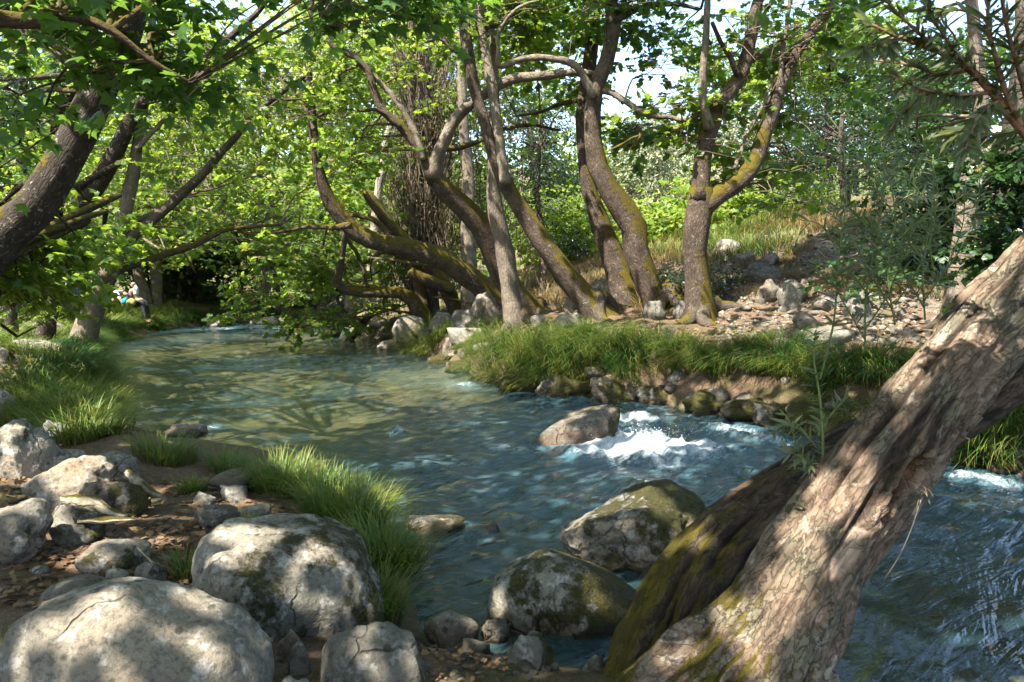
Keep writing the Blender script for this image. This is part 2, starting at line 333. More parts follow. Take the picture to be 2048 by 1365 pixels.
# ---------------------------------------------------------------- tubes
def spline(P, step):
    P = np.asarray(P, float)
    if len(P) == 2: 
        n = max(2, int(np.linalg.norm(P[1, :3] - P[0, :3]) / step) + 1); t = np.linspace(0, 1, n)[:, None]; return P[0] * (1 - t) + P[1] * t
    Q = np.vstack([2 * P[0] - P[1], P, 2 * P[-1] - P[-2]]); out = []
    for i in range(1, len(Q) - 2):
        a, b, c, d = Q[i - 1:i + 3]; n = max(1, int(np.linalg.norm(c[:3] - b[:3]) / step)); t = np.arange(n)[:, None] / n
        out.append(.5 * (2 * b + (c - a) * t + (2 * a - 5 * b + 4 * c - d) * t * t + (3 * b - a - 3 * c + d) * t ** 3))
    out.append(P[-1:]); return np.vstack(out)
def tube(S, sides=10, lump=.12, seed=0, wob=0.):
    """S: n x 4 (xyz, radius) -> verts, faces, bk attribute"""
    S = np.asarray(S, float); n = len(S); C = S[:, :3].copy(); R = np.maximum(S[:, 3], .002)
    if wob: C += wob * np.c_[noise(np.c_[np.arange(n) * .35, np.full(n, seed), np.zeros(n)], 1), noise(np.c_[np.arange(n) * .35, np.full(n, seed), np.zeros(n)], 2), noise(np.c_[np.arange(n) * .35, np.full(n, seed), np.zeros(n)], 3)]
    T = nrm(np.gradient(C, axis=0)); ref = np.array([.31, .9, .1]); N = np.zeros_like(T)
    u = np.cross(T[0], ref); N[0] = u / np.linalg.norm(u)
    for i in range(1, n):
        v = N[i - 1] - T[i] * (N[i - 1] @ T[i]); N[i] = v / np.linalg.norm(v)
    B = np.cross(T, N); a = np.arange(sides) * 2 * math.pi / sides
    L = np.r_[0, np.cumsum(np.linalg.norm(np.diff(C, axis=0), axis=1))]
    ca, sa = np.cos(a)[None, :, None], np.sin(a)[None, :, None]
    D = ca * N[:, None] + sa * B[:, None]
    r0 = float(np.mean(R)); bk = np.stack([np.broadcast_to(np.cos(a) * 1., (n, sides)) * R[:, None], np.broadcast_to(np.sin(a), (n, sides)) * R[:, None], np.broadcast_to(L[:, None], (n, sides))], -1)
    rr = R[:, None] * np.ones((1, sides))
    if lump:
        q = np.stack([np.broadcast_to(np.cos(a) * 1.1, (n, sides)), np.broadcast_to(np.sin(a) * 1.1, (n, sides)), np.broadcast_to((L / max(r0, .01) * .45)[:, None], (n, sides))], -1).reshape(-1, 3)
        rr = rr * (1 + lump * fbm(q + seed * 3.7, seed, 3).reshape(n, sides))
    V = (C[:, None] + D * rr[..., None]).reshape(-1, 3)
    i = np.arange(n - 1)[:, None] * sides; j = np.arange(sides)[None]; k = (j + 1) % sides
    Q = np.stack([i + j, i + k, i + sides + k, i + sides + j], -1).reshape(-1, 4)
    V = np.vstack([V, C[-1] + T[-1] * R[-1] * .5, C[0] - T[0] * R[0] * .2]); e = len(V) - 2
    jj = np.arange(sides); kk = (jj + 1) % sides
    tr = np.vstack([np.c_[(n - 1) * sides + jj, (n - 1) * sides + kk, np.full(sides, e)], np.c_[kk, jj, np.full(sides, e + 1)]])
    bk = np.vstack([bk.reshape(-1, 3), [[0, 0, L[-1]], [0, 0, 0]]])
    return V, Q, tr, bk
def join(parts):
    V = []; Q = []; Tr = []; B = []; o = 0
    for v, q, t, b in parts: V.append(v); Q.append(q + o); Tr.append(t + o); B.append(b); o += len(v)
    return np.vstack(V), [np.vstack(Q), np.vstack(Tr)], np.vstack(B)
def px(pts, Y0, Y1=None):
    """trace of (pixel x, pixel y, pixel width) at depths Y0..Y1 -> n x 4 points with radii"""
    Y1 = Y0 if Y1 is None else Y1; n = len(pts); out = []
    for i, (x, y, w) in enumerate(pts):
        Y = Y0 + (Y1 - Y0) * i / max(1, n - 1); out.append([*at(x, y, Y), w / 2 / F * Y])
    return np.array(out)
def grounded(P, flare=1.35):
    p = P[0]; z = float(height(np.array([p[0]]), np.array([p[1]]))[0]); pre = []
    d = nrm(P[0, :3] - P[1, :3]); drop = max(.25, p[2] - z + .25)
    d = d / max(.35, -d[2]) if d[2] < -.2 else np.array([0, 0, -1.])
    q = p.copy(); q[:3] = p[:3] + d * drop; q[3] *= flare; m = (p * .5 + q * .5); m[3] = p[3] * (1 + (flare - 1) * .4)
    return np.vstack([q, m, P])
def limb(name, P, mat, parent, sides=10, step=None, lump=.12, seed=0, wob=0.):
    st = step or max(.05, float(np.max(P[:, 3])) * .7)
    v, q, t, b = tube(spline(P, st), sides, lump, seed, wob)
    return mesh(name, v, [q, t], mat, parent, True, {'bk': b})
# ---------------------------------------------------------------- leaves
def T_near():
    V = np.array([(0, 0, 0), (0, .42, .03), (-.20, .02, -.02), (-.50, .12, -.06), (-.36, .28, -.01), (-.55, .58, -.08), (-.24, .55, 0), (-.13, .74, 0), (0, 1.05, -.1), (.13, .74, 0), (.24, .55, 0), (.55, .58, -.08), (.36, .28, -.01), (.50, .12, -.06), (.20, .02, -.02)])
    r = [0, 2, 3, 4, 5, 6, 7, 8, 9, 10, 11, 12, 13, 14, 0]
    return V, np.array([(1, r[i + 1], r[i]) for i in range(len(r) - 1)])
def T_mid():
    V = np.array([(0, 0, 0), (-.52, .25, -.05), (-.24, .40, 0), (-.42, .75, -.05), (0, 1.05, -.08), (.42, .75, -.05), (.24, .40, 0), (.52, .25, -.05)])
    return V, np.array([(0, 2, 1), (0, 4, 2), (2, 4, 3), (0, 6, 4), (6, 5, 4), (0, 7, 6)])
TM = {'near': T_near(), 'mid': T_mid(),
      'far': (np.array([(0, 0, 0), (-.42, .5, -.06), (0, 1, -.05), (.42, .5, -.06)], float), np.array([(0, 2, 1), (0, 3, 2)])),
      'oval': (np.array([(0, 0, 0), (-.22, .4, -.03), (0, 1, -.05), (.22, .4, -.03)], float), np.array([(0, 2, 1), (0, 3, 2)])),
      'narrow': (np.array([(0, 0, 0), (-.075, .25, -.01), (-.08, .6, -.06), (0, 1, -.16), (.08, .6, -.06), (.075, .25, -.01)], float), np.array([(0, 2, 1), (0, 4, 2), (2, 4, 3), (0, 5, 4)]))}
LIT = []   # (point, radius): gaps in the canopy along the sun's path
def lit_keep(P, soft=.25):
    keep = np.ones(len(P), bool)
    for c, r in LIT:
        w = P - c; r = r + .07; t = w @ SUN; d = np.linalg.norm(w - t[:, None] * SUN, axis=1)
        keep &= ~((t > r * 1.2 + .25) & (d < r * (1 - soft * RNG.random(len(P)))))
    return keep
def place(tm, P, D, N, S, rnd):
    V, T = TM[tm]; D = nrm(D); X = nrm(np.cross(D, N)); Z = np.cross(X, D)
    W = P[:, None] + S[:, None, None] * (V[None, :, 0:1] * X[:, None] + V[None, :, 1:2] * D[:, None] + V[None, :, 2:3] * Z[:, None])
    n = len(P); m = len(V); tr = (np.arange(n)[:, None, None] * m + T[None]).reshape(-1, 3)
    return W.reshape(-1, 3), tr, np.repeat(rnd, m)
def sprays(C, R, nsp, nl, size, flat=.6, slen=.7, hang=.15, up=1.0, jit=.5):
    """clump centres C (n,3), radii R (n,) -> leaf pos, dir, normal, size and twig lines"""
    k = len(C); idx = np.repeat(np.arange(k), nsp); m = len(idx)
    u = nrm(RNG.normal(size=(m, 3))) * (RNG.random(m) ** .45)[:, None]; u[:, 2] *= flat
    p0 = C[idx] + u * R[idx][:, None]
    d = nrm(u * np.array([1, 1, .3]) + RNG.normal(size=(m, 3)) * np.array([.6, .6, .22])); L = slen * (.6 + .8 * RNG.random(m))
    sd = nrm(np.cross(d, np.array([0, 0, 1.])))
    li = np.repeat(np.arange(m), nl); q = len(li); t = RNG.random(q); s = np.where(RNG.random(q) < .5, -1., 1.)
    P = p0[li] + d[li] * (L[li] * t)[:, None] + sd[li] * (s * size * .35)[:, None]; P[:, 2] -= hang * L[li] * t * t + RNG.random(q) * size * .3
    D = d[li] * .6 + sd[li] * (s * (1.1 - t))[:, None] + RNG.normal(size=(q, 3)) * .3; D[:, 2] -= .35
    N = np.array([0, 0, up]) + RNG.normal(size=(q, 3)) * jit
    return P, D, N, size * (.6 + .7 * RNG.random(q)), (p0, d, L)
NEARME = {}
def foliage(name, parent, mat, clumps, nsp, nl, size, tm, twigs=None, cut=True, parts=0, **kw):
    """one crown mesh of leaf sprays; returns the object"""
    C = np.array([c[:3] for c in clumps], float); R = np.array([c[3] for c in clumps], float)
    P, D, N, S, (p0, d, L) = sprays(C, R, nsp, nl, size, **kw)
    if cut: k = lit_keep(P); P, D, N, S = P[k], D[k], N[k], S[k]
    big = np.zeros(len(P), bool)
    if parts:
        qx, qy = proj(P); sc = np.where((qx > 0) & (qx < 2048) & (qy > 0) & (qy < 1365) & (P[:, 1] > .5), S / np.maximum(P[:, 1], .5), 0); big[np.argsort(-sc)[:parts]] = True
    b = ~big
    V, T, r = place(tm, P[b], D[b], N[b], S[b], RNG.random(b.sum()))
    o = mesh(name, V, T, mat, parent, False, {'rnd': r}); o['kind'] = 'stuff'
    if parts:
        if mat.name not in NEARME:
            me = bpy.data.meshes.new('leaf'); me.from_pydata(TM['near'][0].tolist(), [], TM['near'][1].tolist()); me.materials.append(mat); NEARME[mat.name] = me
        del o['kind']; base = np.array(parent.location)
        for k in np.nonzero(big)[0]:
            d = D[k] / np.linalg.norm(D[k]); x = np.cross(d, N[k]); x /= np.linalg.norm(x); z = np.cross(x, d); M_ = np.eye(4); s = S[k]
            M_[:3, 0] = x * s; M_[:3, 1] = d * s; M_[:3, 2] = z * s; M_[:3, 3] = P[k] - base; l = bpy.data.objects.new('leaf', NEARME[mat.name]); COL.objects.link(l); l.parent = o; l.matrix_basis = Matrix(M_.tolist())
    if twigs:
        hang = kw.get('hang', .15); Q = []; q = 0; W = []; B = []; TT = []
        m = len(p0); t = np.array([-.35, .4, 1.05]); A = p0[:, None] + d[:, None] * (L[:, None] * t)[..., None]; A[:, :, 2] -= hang * L[:, None] * t * t
        rad = np.array([.009, .006, .003]) * twigs; a = np.arange(3) * 2.094
        X = nrm(np.cross(d, np.array([0, .1, 1.]))); Yv = np.cross(X, d)
        W = A[:, :, None] + rad[None, :, None, None] * (np.cos(a)[None, None, :, None] * X[:, None, None] + np.sin(a)[None, None, :, None] * Yv[:, None, None])
        W = W.reshape(-1, 3); f = np.array([(i * 3 + j, i * 3 + (j + 1) % 3, i * 3 + 3 + (j + 1) % 3, i * 3 + 3 + j) for i in range(2) for j in range(3)])
        q = (np.arange(m)[:, None, None] * 9 + f[None]).reshape(-1, 4)
        tw = mesh('twigs', W, q, TWIG, parent, True, None); tw['kind'] = 'stuff'
    return o
def box(x0, y0, x1, y1, Y0, Y1, n, r0, r1=None, avoid=()):
    """n clump centres inside a block of the valley seen between those bearings and depths"""
    out = []
    while len(out) < n:
        x, y = RNG.uniform(x0, x1), RNG.uniform(y0, y1)
        if any(((x - a) / c) ** 2 + ((y - b) / d) ** 2 < 1 for a, b, c, d in avoid): continue
        Y = RNG.uniform(Y0, Y1); p = at(x, y, Y); g = float(height(p[:1], p[1:2])[0]); r = RNG.uniform(r0, r1 or r0)
        if p[2] < g + r * .3: p[2] = g + r * .3
        out.append((*p, r))
    return out
def connect(parent, skel, clumps, mat, rad=.03, every=1):
    """curved branches from the nearest limb to each clump, as one part"""
    parts = []
    for i, c in enumerate(clumps[::every]):
        c = np.array(c[:3]); dd = np.linalg.norm(skel[:, :3] - c, axis=1) + np.where(skel[:, 2] > c[2] + .3, 1.5, 0); a = skel[np.argmin(dd)]
        l = np.linalg.norm(c - a[:3])
        if l > 9: continue
        m = (a[:3] + c) / 2 + np.array([RNG.normal() * .1 * l, RNG.normal() * .1 * l, .08 * l]); m2 = a[:3] * .25 + c * .75 + RNG.normal(size=3) * .06 * l
        r = min(rad * (.6 + .25 * l), a[3] * .8)
        parts.append(tube(spline([[*a[:3], r], [*m, r * .75], [*m2, r * .5], [*c, r * .25]], max(.12, l / 9)), 6, .1, i, .02))
    if parts:
        v, f, b = join(parts); o = mesh('branches', v, f, mat, parent, True, {'bk': b}); o['kind'] = 'stuff'
# ---------------------------------------------------------------- patches of sun on the valley floor
for a in [(640,1150,3.5,.10),(700,1160,3.5,.08),(1000,1150,4.5,.07),(1180,1135,4.55,.08),(1330,1030,5.1,.12),(1360,1060,5.0,.10),(760,1290,2.9,.07),(2030,520,3.05,.16),(1800,800,2.95,.10),(1600,1190,2.75,.10),(1640,1180,2.75,.10),(200,1000,4.6,.14),(40,940,5.2,.2),(1050,1310,3.2,.06),(430,1225,2.8,.10),(300,1215,2.85,.03),(190,1310,2.7,.03),(240,1290,2.7,.04),(480,1120,3.6,.13),(590,1085,3.7,.12),(420,1160,3.5,.10),(560,1150,3.5,.08),
          (1140,1130,4.6,.2),(1080,1125,4.6,.14),(1210,1140,4.6,.14),(1240,1040,5.2,.25),(1180,1050,5.1,.2),(1900,700,2.95,.16),(1960,620,2.97,.2),(2010,560,3.0,.2),(1860,760,2.95,.14),(2040,610,3.0,.16),(1130,830,8.8,.2),(1105,850,8.7,.14),
          (150,915,5.4,.2),(230,930,5.5,.14),(60,870,5.6,.22),(100,940,5.3,.16),(30,1020,4.3,.18),(120,1080,4.3,.12),(250,1060,4.3,.10),(470,990,5.5,.14),(130,1120,4.0,.12),(210,1110,4.0,.10),(330,1070,4.3,.12),
          (560,930,6.3,.16),(640,960,6.2,.18),(700,970,6.1,.16),(180,850,7.4,.35),(150,760,9.8,.4),(230,850,8.2,.25),(60,740,10.5,.4),(110,640,17,.6),(30,660,15,.5),
          (1960,560,3.0,.22),(1900,650,3.0,.18),(1840,720,3.0,.12),(1990,620,2.95,.18),(1730,1090,2.85,.14),(1690,1150,2.85,.14),(1660,1220,2.8,.13),(1760,1020,2.85,.10),(1500,1320,2.75,.13),(1400,1340,2.8,.10),(1560,1300,2.75,.12),(1480,1040,3.6,.12),(1420,1160,3.4,.10),
          (100,80,5.8,.35),(250,60,6.0,.3),(330,125,6.0,.25),(40,150,7,.35),(200,130,6.2,.25),(300,660,26,1.0),(340,640,27,.9),(400,630,28,.8),(260,640,25,.6)]:
    LIT.append((at(a[0], a[1], a[2]), a[3]))
for x, y, r in [(270,740,.5),(380,740,.5),(330,770,.4),(450,735,.4),(520,772,.35),(400,760,.3),(300,800,.35),(250,790,.3),(380,860,.22),(440,855,.2),(520,860,.18),(640,700,.5),(1130,910,.15),(860,700,.35),(760,720,.4),(880,1060,.14),(830,1045,.1),(960,1050,.12),(1320,890,.45),(1250,900,.3),(1230,840,.25),(1480,860,.3),(1960,955,.35),(480,655,1.2),(580,655,1.0),(740,655,1.2),(1270,780,.25),(1230,770,.2),(1140,785,.15),(1650,830,.25),(1700,800,.3),(1560,830,.2)]:
    LIT.append((on(x, y, 0.), r))
for x, y, r in [(1450,560,.3),(1500,600,.25),(1740,610,.3),(1640,640,.25),(1560,520,.35),(1400,690,.3),(1620,720,.3),(1540,700,.3),(1020,720,.3),(1300,690,.25),(1180,730,.3),(980,700,.3),(1580,580,.42),(1540,590,.3),(1620,590,.3),(1500,520,.5),(1560,500,.6),(1700,600,.35),(1800,480,.6),(1500,520,.5),(1560,500,.5),(1480,500,.5),(1720,520,.5),(1610,470,.8),(1660,540,.4),(830,650,.35),(880,640,.25),(955,600,.3),(1450,650,.3),(1380,670,.25),(1560,650,.25),(1480,680,.3),(1150,700,.4),(1060,690,.3),(1260,690,.3),(1330,720,.25),(1200,640,.3),(1120,520,.9),(1200,560,.5),(1060,560,.5),(800,690,.25),(760,665,.4),(1640,680,.3),(1760,690,.3),(1360,600,.2)]:
    h = hit(x, y)
    if h is not None: LIT.append((h + np.array([0, 0, .2]), r))
for x, y, Y, r in [(925,405,16.5,.25),(880,375,16.5,.2),(965,450,16.5,.2),(1110,495,14.8,.2),(1050,420,14.8,.18),(1205,460,15.5,.25),(1225,540,15.5,.2),(1255,400,14.8,.22),(1285,500,14.8,.2),(1440,385,13.7,.28),(1390,420,13.7,.2),(1400,500,13.7,.25),(1560,150,13.9,.35),(1540,260,13.9,.2),(1600,90,14,.3),(1490,90,14,.25),(1210,90,15.3,.3),(1190,300,15,.2),(1185,220,15,.2),(950,200,15,.25),(990,140,15,.2),(800,490,17,.25),(700,450,17,.25),(650,370,17,.2),(760,570,19.5,.3),(760,430,20,.3),(20,470,9,.3),(85,390,9,.2),(250,540,17,.4),(330,510,18,.4),(1020,600,15.8,.2),(630,300,17,.3),(735,140,15,.3),(1080,150,15,.3)]:
    LIT.append((at(x, y, Y), r))
# ---------------------------------------------------------------- the ground
def axis(lo, hi, fine_lo, fine_hi, st, grow):
    a = list(np.arange(fine_lo, fine_hi, st)); s = st
    while a[-1] < hi: s *= grow; a.append(a[-1] + s)
    s = st
    while a[0] > lo: s *= grow; a.insert(0, a[0] - s)
    return np.array(a)
gx = axis(-85, 85, -5, 7, .095, 1.055); gy = axis(-16, 150, 1.5, 15, .095, 1.04)
X, Y = np.meshgrid(gx, gy); Z = height(X, Y)
dl = segdist(X.ravel(), Y.ravel(), LC); dr = segdist(X.ravel(), Y.ravel(), RC); ins = inside(X.ravel(), Y.ravel(), RIV)
Pg = np.c_[X.ravel(), Y.ravel(), np.zeros(X.size)]
right = (dr < dl) & ~ins
n0 = fbm(Pg * .35, 21, 3)
gravel = np.where(right, np.clip((dr - 2.2) / 2, 0, 1) * np.clip((Pg[:, 0] - 2.2) / 1.6, 0, 1) * np.clip(.75 + n0, 0, 1) * np.clip((24 - Pg[:, 1]) / 4, 0, 1), 0)
meadow = np.clip(np.where(right, np.clip((Pg[:, 1] - 21) / 4, 0, 1), np.clip((dl - 3) / 4, 0, 1) * .7 * (Pg[:, 1] > 9)) * (.7 + n0), 0, 1)
nx, ny = len(gx), len(gy); i = np.arange(ny - 1)[:, None] * nx + np.arange(nx - 1)[None]
Qg = np.stack([i, i + 1, i + nx + 1, i + nx], -1).reshape(-1, 4)
tag(mesh('ground', np.c_[X.ravel(), Y.ravel(), Z.ravel()], Qg, mat_ground(), None, True, {'gravel': gravel, 'meadow': meadow, 'bed': np.clip((.03 - Z.ravel()) / .06, 0, 1)}), kind='structure')
# ---------------------------------------------------------------- the river
FOAM = [(1290,886,.70,1.15),(1340,893,.6,1.15),(1225,895,.55,1.05),(1262,838,.40,1.1),(1165,903,.42,.9),(1400,888,.5,.8),(1300,910,.5,.8),(1000,890,.22,.75),(795,862,.12,.8),(930,768,.35,.6),(1480,865,.5,.85),(1560,880,.4,.7),(1440,905,.5,.4),(425,853,.14,.8),(450,656,.7,.75),(400,660,.5,.55),(560,658,.7,.7),(640,652,.9,.75),(700,656,.9,.8),(760,652,1.,.75),(690,640,1.,.75),(510,650,.7,.65),(610,640,.8,.65),(1950,955,.4,.7),(1990,965,.35,.7),(1900,950,.3,.5),(1100,800,.3,.45),(860,935,.25,.3),(1050,1000,.4,.28),(1300,810,.25,.5),(1160,800,.25,.5),(760,640,1.,.7)]
wx = axis(-14, 13.2, -6, 7, .055, 1.03); wy = axis(-14, 58, 3.0, 13.5, .055, 1.03)
WX, WY = np.meshgrid(wx, wy); x, y = WX.ravel(), WY.ravel()
w_ins = inside(x, y, RIV); wd = np.minimum(segdist(x, y, LC), segdist(x, y, RC))
foam = np.zeros(x.size); ca, sa = .56, -.83
for a, b, r, s in FOAM:
    p = on(a, b, 0.); u = (x - p[0]) * ca + (y - p[1]) * sa; v = -(x - p[0]) * sa + (y - p[1]) * ca
    k = .85 if p[1] > 20 else 1.0
    foam = np.maximum(foam, s * np.exp(-((u / (r * 1.25)) ** 2 + (v / (r * .7 * k)) ** 2)))
u = x * ca + y * sa; v = -x * sa + y * ca
W3 = np.c_[u * .55, v * 1.5, 0 * u]
fast = np.clip(.35 + .5 * np.exp(-(((y - 8) / 4.5) ** 2)) * np.clip((x + 2.5) / 2.5, 0, 1) + .4 * np.exp(-((y - 34) / 5) ** 2) + foam * .6, 0, 1.3) * (1 - .42 * np.clip((6.5 - y) / 2, 0, 1) * np.clip((x - .6) / 1, 0, 1))
wz = fast * (.05 * fbm(W3 * .8, 31, 3) + .03 * fbm(W3 * 2.6, 37, 3)) + np.clip(foam - .15, 0, 1) ** 1.3 * (.05 + .14 * fbm(np.c_[u * 2.6, v * 5, 0 * u], 5, 4)) * np.clip((22 - y) / 6, .4, 1)
wz -= .05 * np.exp(-(((x - on(1330, 915, 0)[0]) ** 2 + (y - on(1330, 915, 0)[1]) ** 2) / .25))
nx, ny = len(wx), len(wy); i = np.arange(ny - 1)[:, None] * nx + np.arange(nx - 1)[None]
Qw = np.stack([i, i + 1, i + nx + 1, i + nx], -1).reshape(-1, 4)
ok = w_ins | (wd < .35); Qw = Qw[ok[Qw].all(1)]; us = np.unique(Qw); mp = np.full(x.size, -1); mp[us] = np.arange(len(us))
tag(mesh('river', np.c_[x, y, wz][us], mp[Qw], mat_water(), None, True, {'foam': foam[us], 'chop': np.clip(fast[us], .3, 1.1)}), kind='structure')
# ---------------------------------------------------------------- rocks
_ico = {}
def ico(l):
    if l not in _ico:
        b = bmesh.new(); bmesh.ops.create_icosphere(b, subdivisions=l, radius=1); b.verts.ensure_lookup_table()
        _ico[l] = (np.array([v.co[:] for v in b.verts]), np.array([[v.index for v in f.verts] for f in b.faces])); b.free()
    return _ico[l]
def rock_shape(seed, level=4, ang=.4, rough=.12, ex=.85):
    V, T = ico(level); V = V.copy(); r = np.random.default_rng(seed)
    V = np.sign(V) * np.abs(V) ** ex
    for _ in range(int(3 + ang * 9)):
        n = nrm(r.normal(size=3)); c = r.uniform(.55, .9) - .18 * ang; d = V @ n
        V -= n * (np.maximum(d - c, 0) * (.55 + .45 * ang))[:, None]
    q = V + r.uniform(-50, 50, 3)
    V *= (1 + rough * 1.6 * fbm(q * 1.1, seed, 2) + rough * .5 * fbm(q * 3.2, seed + 3, 3) + rough * .16 * fbm(q * 9, seed + 5, 2))[:, None]
    return V, T
def rock(b, label, moss=.3, tone=.9, warm=.4, seed=1, ang=.4, dr=.8, Y=None, zb=None, name='boulder', tilt=0., level=5, rough=.12, cat='rock', group=None, sink=.35, ex=.85, yaw=None):
    x0, y0, x1, y1 = b; xc = (x0 + x1) / 2
    if Y is None:
        h = hit(xc, y1) if zb is None else on(xc, y1, zb)
        Yf = h[1]; zb = h[2] if zb is None else zb; Y = Yf / (1 - dr * (x1 - x0) / F / 2 * .75)
    elif zb is None: zb = at(xc, y1, Y)[2]
    w = (x1 - x0) / F * Y; zt = at(xc, y0, Y)[2]; h = max(zt - zb, .03); tot = h * (1 + sink)
    V, T = rock_shape(seed, level, ang, rough, ex)
    r = np.random.default_rng(seed + 99); a = r.uniform(0, 6.28) if yaw is None else yaw
    R = np.array([[math.cos(a), -math.sin(a), 0], [math.sin(a), math.cos(a), 0], [0, 0, 1]]); V = V @ R.T
    S = np.array([w, w * dr, tot]); V = (V - (V.max(0) + V.min(0)) / 2) / (V.max(0) - V.min(0)) * S
    if tilt: V[:, 2] += V[:, 0] / (w / 2) * tilt * tot * np.clip((V[:, 2] / tot + .5), 0, 1)
    V[:, 2] += zt - V[:, 2].max() - 0
    c = at(xc, (y0 + y1) / 2, Y); c[2] = 0; V = V + c
    cen = (V.max(0) + V.min(0)) / 2
    o = mesh(name, V, T, ROCK, None, True, None, origin=cen); tag(o, label, cat, group)
    o['moss'] = moss; o['tone'] = tone; o['warm'] = warm
    return o
# foreground
rock((22,1170,574,1560), 'large pale grey lichen-spotted boulder in the bottom left corner', .12, 1.0, .35, 3, .10, .85, Y=2.75, zb=-.1, level=6, rough=.07, ex=.66, tilt=-.04)
rock((366,1052,775,1300), 'large flat-topped pale boulder with a mossy right side behind the bottom left boulder', .37, 1.05, .55, 14, .25, .9, Y=3.75, zb=.0, level=6, rough=.08, tilt=.10, ex=.58, yaw=.5)
rock((640,1248,872,1420), 'dark smooth grey-green boulder at the bottom edge beside the pool', .28, .62, .1, 5, .3, .8, Y=3.0, zb=-.1, rough=.09)
rock((572,1282,648,1400), 'small blue-grey wedge stone between two large boulders at the bottom edge', .1, .6, 0., 6, .8, .8, Y=3.05, zb=-.05, name='stone', level=4)
rock((500,1348,660,1440), 'pale stone cut off by the bottom edge left of the dark boulder', .05, 1.1, .3, 7, .3, .8, Y=2.6, zb=-.05, name='stone', level=4)
rock((540,1258,600,1300), 'small brown stone in the gap right of the bottom left boulder', .1, .7, .8, 8, .6, .8, Y=3.2, zb=.1, name='stone', level=3)
rock((846,1228,962,1300), 'dark rounded stone at the shore left of the mossy boulder', .25, .62, .4, 9, .3, .8, zb=.0, name='stone', level=4)
rock((960,1240,1022,1292), 'small round grey stone between the shore stones under the mossy boulder', .1, .7, .3, 10, .25, .9, zb=.0, name='stone', level=4)
rock((916,1278,982,1320), 'small flat dark stone in front of the round grey stone', .05, .6, .3, 11, .4, .9, zb=.02, name='stone', level=4)
rock((998,1266,1114,1410), 'upright rounded brown-grey stone with a mossy cap at the bottom edge', .35, .66, .5, 12, .3, .85, Y=3.3, zb=-.05, name='stone', level=5)
rock((1010,1226,1086,1280), 'small mossy round stone touching the front of the mossy boulder', .5, .7, .3, 13, .2, .9, zb=-.02, name='stone', level=4)
rock((1148,1312,1238,1400), 'dark wet stone left of the foreground trunk base', .25, .5, .3, 15, .3, .8, Y=3.3, zb=-.1, name='stone', level=4)
rock((968,1113,1302,1290), 'oval boulder speckled white and green with moss in the near shallows', .59, 1.15, .15, 16, .15, .7, zb=-.05, level=6, rough=.07, ex=.9)
rock((1112,978,1424,1150), 'large angular boulder with moss and a sunlit face standing in the river', .57, 1.0, .9, 29, .3, .8, zb=-.05, level=6, rough=.13, tilt=.12)
rock((1055,812,1242,892), 'tapered wet boulder in midstream with white water behind it', .45, .62, 1.6, 18, .25, .55, zb=-.05, level=5, rough=.07, tilt=.55, yaw=.2, ex=.95)
rock((800,1034,932,1080), 'low mossy ochre rock barely breaking the water near the left bank', .45, .8, 1., 19, .4, .8, zb=-.02, level=4, name='rock')
rock((925,1048,1000,1090), 'pale stone under the water right of the ochre rock', .1, .9, .8, 20, .4, .9, zb=-.08, level=4, name='stone', sink=.6)
rock((320,848,415,878), 'flat pale brown rock awash near the left bank', .05, .9, .9, 22, .3, .6, zb=-.02, level=4, name='rock')
rock((1618,1338,1690,1400), 'small pale stone at the foot of the foreground trunk on its river side', .1, 1.1, .6, 23, .2, .9, Y=3.0, zb=-.1, level=4, name='stone')
# left bank foreground
rock((-60,998,106,1130), 'grey lichen-covered boulder at the left edge', .22, .95, .8, 24, .35, .9, level=5)
rock((-40,838,112,960), 'rugged white limestone block at the left edge', .12, 1.2, .6, 25, .75, .9, level=5, rough=.18)
rock((82,840,134,894), 'white jagged stone next to the grass tuft on the left bank', .12, 1.25, .1, 26, .8, .9, level=4, rough=.16, name='stone')
rock((-30,778,38,842), 'rounded white boulder above the rugged block at the left edge', .05, 1.2, .1, 27, .3, .9, level=4)
rock((118,898,175,938), 'small smooth beige stone on the left bank behind the sunlit slab', .1, .9, .6, 28, .2, .9, level=4, name='stone')
rock((172,903,282,965), 'smooth rounded grey stone at the end of the sunlit slab', .08, .95, .4, 30, .25, .8, level=5, name='stone')
rock((20,918,220,1018), 'long sunlit pinkish rock slab on the left bank', .15, 1.05, .9, 31, .5, .7, level=5, rough=.16, tilt=.1)
rock((150,955,300,1040), 'brown earthy mossy rock under the sunlit slab', .42, .6, .9, 32, .5, .8, level=5, rough=.16)
rock((90,1010,210,1090), 'weathered brown rock with pale bark lying against it', .42, .7, .9, 33, .5, .8, level=5, rough=.15)
rock((160,1085,295,1150), 'low rounded stone half buried in leaf litter with a mossy right side', .36, .9, .5, 34, .3, .8, level=5, name='stone')
rock((268,1124,332,1180), 'greenish leaning stone behind the bottom left boulder', .22, .7, .1, 35, .5, .6, level=4, name='stone')
rock((206,1136,266,1176), 'small whitish stone in the leaf litter', .02, 1.3, .1, 36, .4, .8, level=4, name='stone')
rock((60,1130,100,1152), 'small pale pebble-like stone in the leaf litter near the left boulder', .02, 1.2, .5, 37, .3, .8, level=3, name='stone')
rock((386,982,432,1014), 'small white angular stone at the foot of the grass', .02, 1.35, .1, 38, .8, .8, level=3, name='stone')
rock((442,968,504,1008), 'sunlit triangular white stone beside the foreground grass', .12, 1.3, .4, 39, .8, .8, level=4, name='stone')
rock((476,1008,545,1040), 'small round stone behind the flat-topped boulder', .2, .9, .4, 40, .3, .8, level=4, name='stone')
rock((380,1010,490,1075), 'dark soil-covered rock behind the flat-topped boulder', .3, .5, .6, 41, .5, .8, level=5)
rock((80,1155,225,1215), 'flat half-buried brown rock behind the bottom left boulder', .08, .55, .8, 42, .4, .8, level=5, name='rock')
